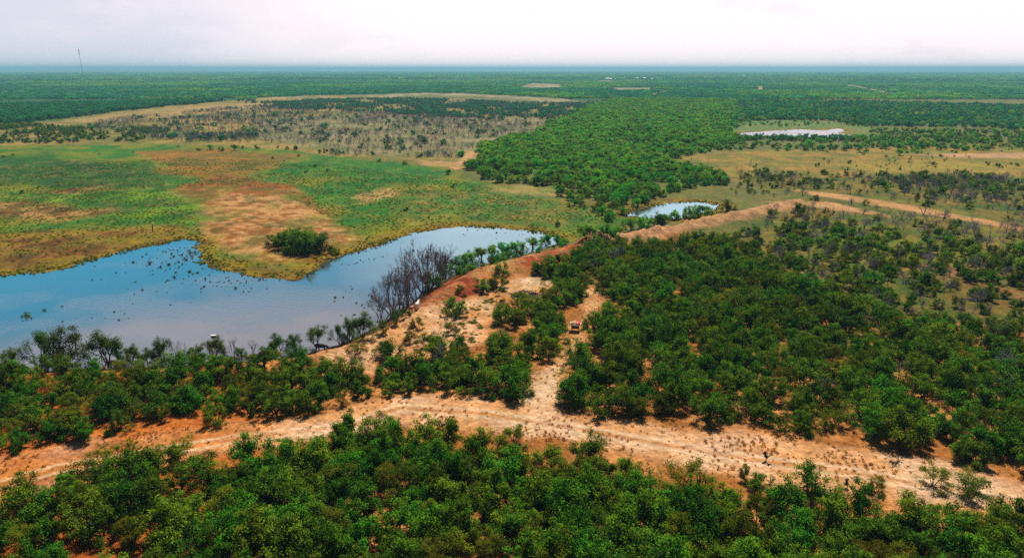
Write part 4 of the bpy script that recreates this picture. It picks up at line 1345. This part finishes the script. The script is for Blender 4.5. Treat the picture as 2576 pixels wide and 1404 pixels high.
p = ground_at(808, 885)
TAKEN.append((p[0], p[1], 1))
make_cow('black', 'black cow standing in the shade under an upright bank tree', p, R(8), True, 1.12)
p = ground_at(1050, 778)
make_cow('white', 'white cow seen from behind at the foot of the dead trees', p, R(82), False, 1.1)
p = ground_at(1038, 786)
make_cow('red', 'reddish brown cow in front of the white cow beside the dead trees', p, R(70), True, 1.0)
p = ground_at(290, 926)
make_cow('black', 'dark brown backed cow standing in deep shade under the forked bank tree', p, R(12), True, 1.05)

# ------------------------------------------------------------------ built things
RED = plain_mat('red_paint', (.55, .035, .02), .55, .45, 2.5)
TANP = plain_mat('tan_board', (.42, .25, .08), .8, .35, 3)
WHITE = plain_mat('white_paint', (.80, .74, .68), .6, .1, 3)
DARKW = plain_mat('dark_wood', (.045, .03, .02), .8, .4, 6)
p = ground_at(1447, 832)
bl = empty('hunting_blind', 'small blind with red and tan roof and white trim among the mesquites', 'blind', (p[0], p[1], p[2] - .35), R(-14), .85)
mb = MB()
mb.box((0, 0, 1.55), (1.5, 1.3, .9))
part('cabin', mb.mesh('cabin', DARKW), bl)
for x in (-.68, .68):
    for y in (-.58, .58):
        mb = MB()
        mb.tube([(x * 1.15, y * 1.15, -.1), (x, y, 1.12)], .06, .05, 6)
        part('leg', mb.mesh('leg', DARKW), bl)
apex = (.02, 0, 2.75)
cs = [(-1.05, -.95, 2.02), (1.05, -.95, 2.02), (1.05, .95, 2.02), (-1.05, .95, 2.02)]


def slab(pts, th):
    pts = np.array(pts, float)
    n = np.cross(pts[1] - pts[0], pts[2] - pts[0])
    n /= np.linalg.norm(n)
    k = len(pts)
    mb = MB()
    mb.v.append(np.concatenate([pts, pts - n * th]))
    fs = [list(range(k)), list(range(2 * k - 1, k - 1, -1))] + [[i, k + i, k + (i + 1) % k, (i + 1) % k] for i in range(k)]
    mb.f.append(fs)
    mb.mi += [0] * len(fs)
    mb.ti += [.5] * len(fs)
    return mb


mid = (.05, -.95, 2.02)
for nm, pts, mat in (('roof_panel', (mid, cs[1], apex), RED), ('roof_panel', (cs[1], cs[2], apex), RED), ('roof_panel', (cs[2], cs[3], apex), TANP),
                     ('roof_panel', (cs[3], cs[0], apex), TANP), ('roof_panel', (cs[0], mid, apex), TANP)):
    o = part(nm, slab(pts, .04).mesh('roof_panel', mat), bl)
    o['label'] = 'red roof panel' if mat is RED else 'tan roof panel'
mb = MB()
mb.tube([(mid[0], mid[1] - .02, mid[2] + .04), (apex[0], apex[1], apex[2] + .04)], .07, .06, 6)
part('hip_trim', mb.mesh('hip_trim', WHITE), bl)
mb = MB()
mb.box((0, -.99, 1.98), (2.14, .06, .12))
mb.box((0, .99, 1.98), (2.14, .06, .12))
mb.box((-1.09, 0, 1.98), (.06, 1.92, .12))
mb.box((1.09, 0, 1.98), (.06, 1.92, .12))
part('fascia', mb.mesh('fascia', WHITE), bl)
for x in (-.7, 0, .7):
    mb = MB()
    mb.box((x, -.95, 1.84), (.16, .12, .15))
    part('bracket', mb.mesh('bracket', WHITE), bl)

p = at(537, 847)
fl = empty('pond_float', 'small dark float with white top drifting near the bank', 'float', (p[0], p[1], 0), R(14), .8)
mb = MB()
n = 14
pr = [(math.copysign(abs(math.cos(a)) ** .6, math.cos(a)), math.copysign(abs(math.sin(a)) ** .6, math.sin(a))) for a in np.arange(n) / n * 2 * math.pi]
lay = [(-.12, .40, .20), (.10, .50, .28), (.30, .55, .31), (.31, .50, .27)]
V = [(a * x, b * y, z) for z, a, b in lay for x, y in pr]
F = [(l * n + i, l * n + (i + 1) % n, (l + 1) * n + (i + 1) % n, (l + 1) * n + i) for l in range(3) for i in range(n)]
mb.add(V, F)
part('hull', mb.mesh('hull', plain_mat('dark_float', (.015, .012, .012), .5), True), fl)
mb = MB()
V = [(.54 * x, .30 * y, .312) for x, y in pr] + [(.52 * x, .28 * y, .36) for x, y in pr] + [(0, 0, .37)]
F = [(i, (i + 1) % n, n + (i + 1) % n, n + i) for i in range(n)]
mb.add(V, F)
mb.add([V[n + i] for i in range(n)] + [(0, 0, .37)], [(i, (i + 1) % n, n) for i in range(n)])
part('deck', mb.mesh('deck', WHITE), fl)

# burnt brush heap
p = ground_at(1320, 744)
g = np.random.default_rng(77)
bp_ = empty('brush_pile', 'heap of charred purple black branches on the sand in the wood', 'brush pile', p)
mb = MB()
for _ in range(130):
    a, r = g.uniform(0, 6.28), 2.6 * g.random() ** .6
    c = np.array([math.cos(a) * r * 1.2, math.sin(a) * r * .7, max(.05, 1.25 * (1 - r / 2.7)) * g.random() ** .4])
    d = unit(g.normal(size=3) * np.array([1, 1, .35])) * g.uniform(.5, 1.3)
    mb.tube([c - d, c + g.normal(0, .06, 3), c + d], g.uniform(.03, .08), .02, 5)
part('sticks', mb.mesh('sticks', bark_mat('charred', (.008, .006, .010), (.11, .08, .12)), True), bp_)

# prickly pears
PADM = plain_mat('cactus_pad', (.018, .035, .016), .55, .4, 4)
for x, y, lab, s in ((1927, 1159, 'dark prickly pear standing alone on the pale track', 1.0), (1738, 1300, 'dark prickly pear in a sandy gap of the thicket', 1.3),
                     (2131, 1226, 'dark prickly pear beside the yellow sapling', .9)):
    pp = empty('prickly_pear', lab, 'cactus', ground_at(x, y), x, s)
    g = np.random.default_rng(int(x))
    pads = [(np.array([0, 0, .22]), np.array([0, 0, 1.0]))]
    for lv in range(2):
        for q, d in list(pads)[-4 if lv else 0:]:
            for _ in range(3 if lv == 0 else 2):
                nd = unit(d + g.normal(0, .6, 3) * np.array([1, 1, .3]))
                pads.append((q + d * .2 + nd * .22, nd))
    for q, d in pads:
        mb = MB()
        sd_ = unit(np.cross(d, g.normal(size=3)))
        nn = np.cross(d, sd_)
        ring = [(math.cos(a), math.sin(a)) for a in np.arange(10) / 10 * 6.283]
        V = [q + d * .24 * ca * k + sd_ * .17 * sa * k + nn * h for k, h in ((.75, -.04), (1, 0), (.75, .04)) for ca, sa in ring] + [q - nn * .05, q + nn * .05]
        F = [(l * 10 + i, l * 10 + (i + 1) % 10, (l + 1) * 10 + (i + 1) % 10, (l + 1) * 10 + i) for l in range(2) for i in range(10)]
        mb.add(V, F)
        mb.add([V[i] for i in range(10)] + [V[30]], [(10, (i + 1) % 10, i) for i in range(10)])
        mb.add([V[20 + i] for i in range(10)] + [V[31]], [(10, i, (i + 1) % 10) for i in range(10)])
        part('pad', mb.mesh('pad', PADM, True), pp)

# stumps
for x, y, h, lab in ((384, 584, 2.3, 'leaning dark stump on the meadow above the left bay'), (2065, 992, 1.5, 'dark stump in a sandy gap of the right hand wood')):
    q = ground_at(x, y)
    mb = MB()
    mb.tube([(0, 0, -.2), (.06, .03, h * .4), (.22, .05, h * .75), (.36, .05, h)], .16, .07, 8)
    mb.tube([(.1, .04, h * .5), (-.1, .12, h * .68), (-.16, .15, h * .8)], .07, .03, 6)
    o = bpy.data.objects.new('tree_stump', mb.mesh('tree_stump', BARK, True))
    COL.objects.link(o)
    o.location = q
    o['label'], o['category'] = lab, 'stump'

# ranch buildings far off
ROOFW = plain_mat('pale_metal_roof', (.85, .85, .86), .45, .06, 1)
WALLW = plain_mat('pale_wall', (.40, .38, .34), .8, .15, 1)
GLASS = plain_mat('dark_opening', (.03, .03, .035), .4)
for i, (x, y, w, d, lab) in enumerate([
        (1527, 202.5, 17, 9, 'white roofed ranch shed farthest left above the pale strip'), (1536, 203.3, 12, 6, 'low white shed joined to the right of the leftmost shed'),
        (1602, 201, 15, 8, 'long white roofed barn in the far wood'), (1621, 201.2, 12, 8, 'short white roofed barn right of the long one'),
        (1640, 203.5, 6, 5, 'tiny white hut right of the two barns'), (1873, 195.5, 18, 9, 'white shed at the end of the pale far field')]):
    q = at(x, y)
    b = empty('ranch_building', lab, 'building', (q[0], q[1], .4), R(4 * (i % 3) - 3), 1.0, 'far ranch buildings')
    hw, hd, hh, hr = w / 2, d / 2, 5.5, 8.2
    mb = MB()
    mb.box((0, 0, hh / 2), (w, d, hh))
    mb.add([(-hw, -hd, hh), (-hw, hd, hh), (-hw, 0, hr - .25), (hw, -hd, hh), (hw, hd, hh), (hw, 0, hr - .25)], [(0, 2, 1)])
    mb.add([(hw, -hd, hh), (hw, hd, hh), (hw, 0, hr - .25)], [(0, 1, 2)])
    part('wall', mb.mesh('wall', WALLW), b)
    for s in (-1, 1):
        part('roof', slab([(-hw - .5, s * (hd + .6), hh - .2), (hw + .5, s * (hd + .6), hh - .2), (hw + .5, 0, hr), (-hw - .5, 0, hr)][::s], .12).mesh('roof', ROOFW), b)
    for kx, kw, kh, nm in ((-.25, 3.2, 3.4, 'door'), (.22, 1.6, 1.4, 'window')):
        mb = MB()
        mb.box((kx * w, -hd - .04, kh / 2 + (0 if nm == 'door' else 1.4)), (kw * min(1, w / 14), .06, kh))
        part(nm, mb.mesh(nm, GLASS), b)
q = at(1541, 201)
tw = empty('water_tank', 'small white water tank on dark legs above the far sheds', 'water tank', (q[0], q[1] + 40, .4), 0, .6)
mb = MB()
ring = [(math.cos(a), math.sin(a)) for a in np.arange(12) / 12 * 6.283]
prof = [(0.01, 17), (2.2, 17.2), (2.6, 18), (2.6, 21), (2.2, 22), (.01, 23)]
V = [(a * r, b * r, z) for r, z in prof for a, b in ring]
mb.add(V, [(l * 12 + i, l * 12 + (i + 1) % 12, (l + 1) * 12 + (i + 1) % 12, (l + 1) * 12 + i) for l in range(5) for i in range(12)])
part('tank', mb.mesh('tank', ROOFW, True), tw)
for a in range(4):
    mb = MB()
    c, s = math.cos(a * 1.571 + .78), math.sin(a * 1.571 + .78)
    mb.tube([(c * 3.4, s * 3.4, -1), (c * 2, s * 2, 17.3)], .35, .3, 6)
    part('leg', mb.mesh('leg', DARKW), tw)

# radio mast
MAST_D = 1600.0
k = MAST_D / at(210, 185)[1]
mx = at(208, 185)[0] * k
MAST_H = CAM_H + 39 / FPX * MAST_D / math.cos(math.atan2(mx, MAST_D)) - 0.4
STEEL = plain_mat('mast_steel', (.22, .22, .24), .6, .2, 1)
ms = empty('radio_mast', 'thin guyed radio mast rising above the far horizon', 'mast', (mx, MAST_D, .4), 0, 1.0)
mb = MB()
tri = [(math.cos(a) * 1.0, math.sin(a) * 1.0) for a in (0.3, 2.394, 4.489)]
for c in tri:
    mb.tube([(c[0], c[1], 0), (c[0], c[1], MAST_H)], .09, .09, 4)
for z in np.arange(0, MAST_H - 3, 3.0):
    for i in range(3):
        a, b = tri[i], tri[(i + 1) % 3]
        mb.tube([(a[0], a[1], z), (b[0], b[1], z + 3)], .045, .045, 3)
part('lattice', mb.mesh('lattice', STEEL), ms)
mb = MB()
for z in (MAST_H - 3, MAST_H - 7, MAST_H - 11):
    mb.box((0, 0, z), (1.3, 1.3, 2.2))
part('antenna', mb.mesh('antenna', STEEL), ms)
for a in (0.3, 2.394, 4.489):
    mb = MB()
    for f in (.5, .95):
        mb.tube([(math.cos(a) * 70, math.sin(a) * 70, 0), (math.cos(a), math.sin(a), MAST_H * f)], .05, .05, 3)
    part('guy_wire', mb.mesh('guy_wire', STEEL), ms)

# ------------------------------------------------------------------ air
HAZE = True
if HAZE:
    top = MAST_H + 4
    mb = MB()
    mb.box((0, 30000 - 3000, (top - 3) / 2), (90000, 66000, top + 3))
    me = mb.mesh('haze', [])
    m, t, out = new_mat('haze_air')
    pv = t.n('ShaderNodeVolumePrincipled')
    pv.inputs['Color'].default_value = (0.32, 0.66, 0.80, 1)
    pv.inputs['Density'].default_value = HAZE_D if 'HAZE_D' in globals() else 0.000145
    pv.inputs['Anisotropy'].default_value = 0.1
    t.l(pv.outputs[0], out.inputs['Volume'])
    me.materials.append(m)
    hz = bpy.data.objects.new('haze', me)
    COL.objects.link(hz)
    hz['kind'] = 'stuff'
sc.cycles.use_denoising = False
sc.cycles.volume_bounces = 0
sc.cycles.max_bounces = 6
sc.cycles.transparent_max_bounces = 6
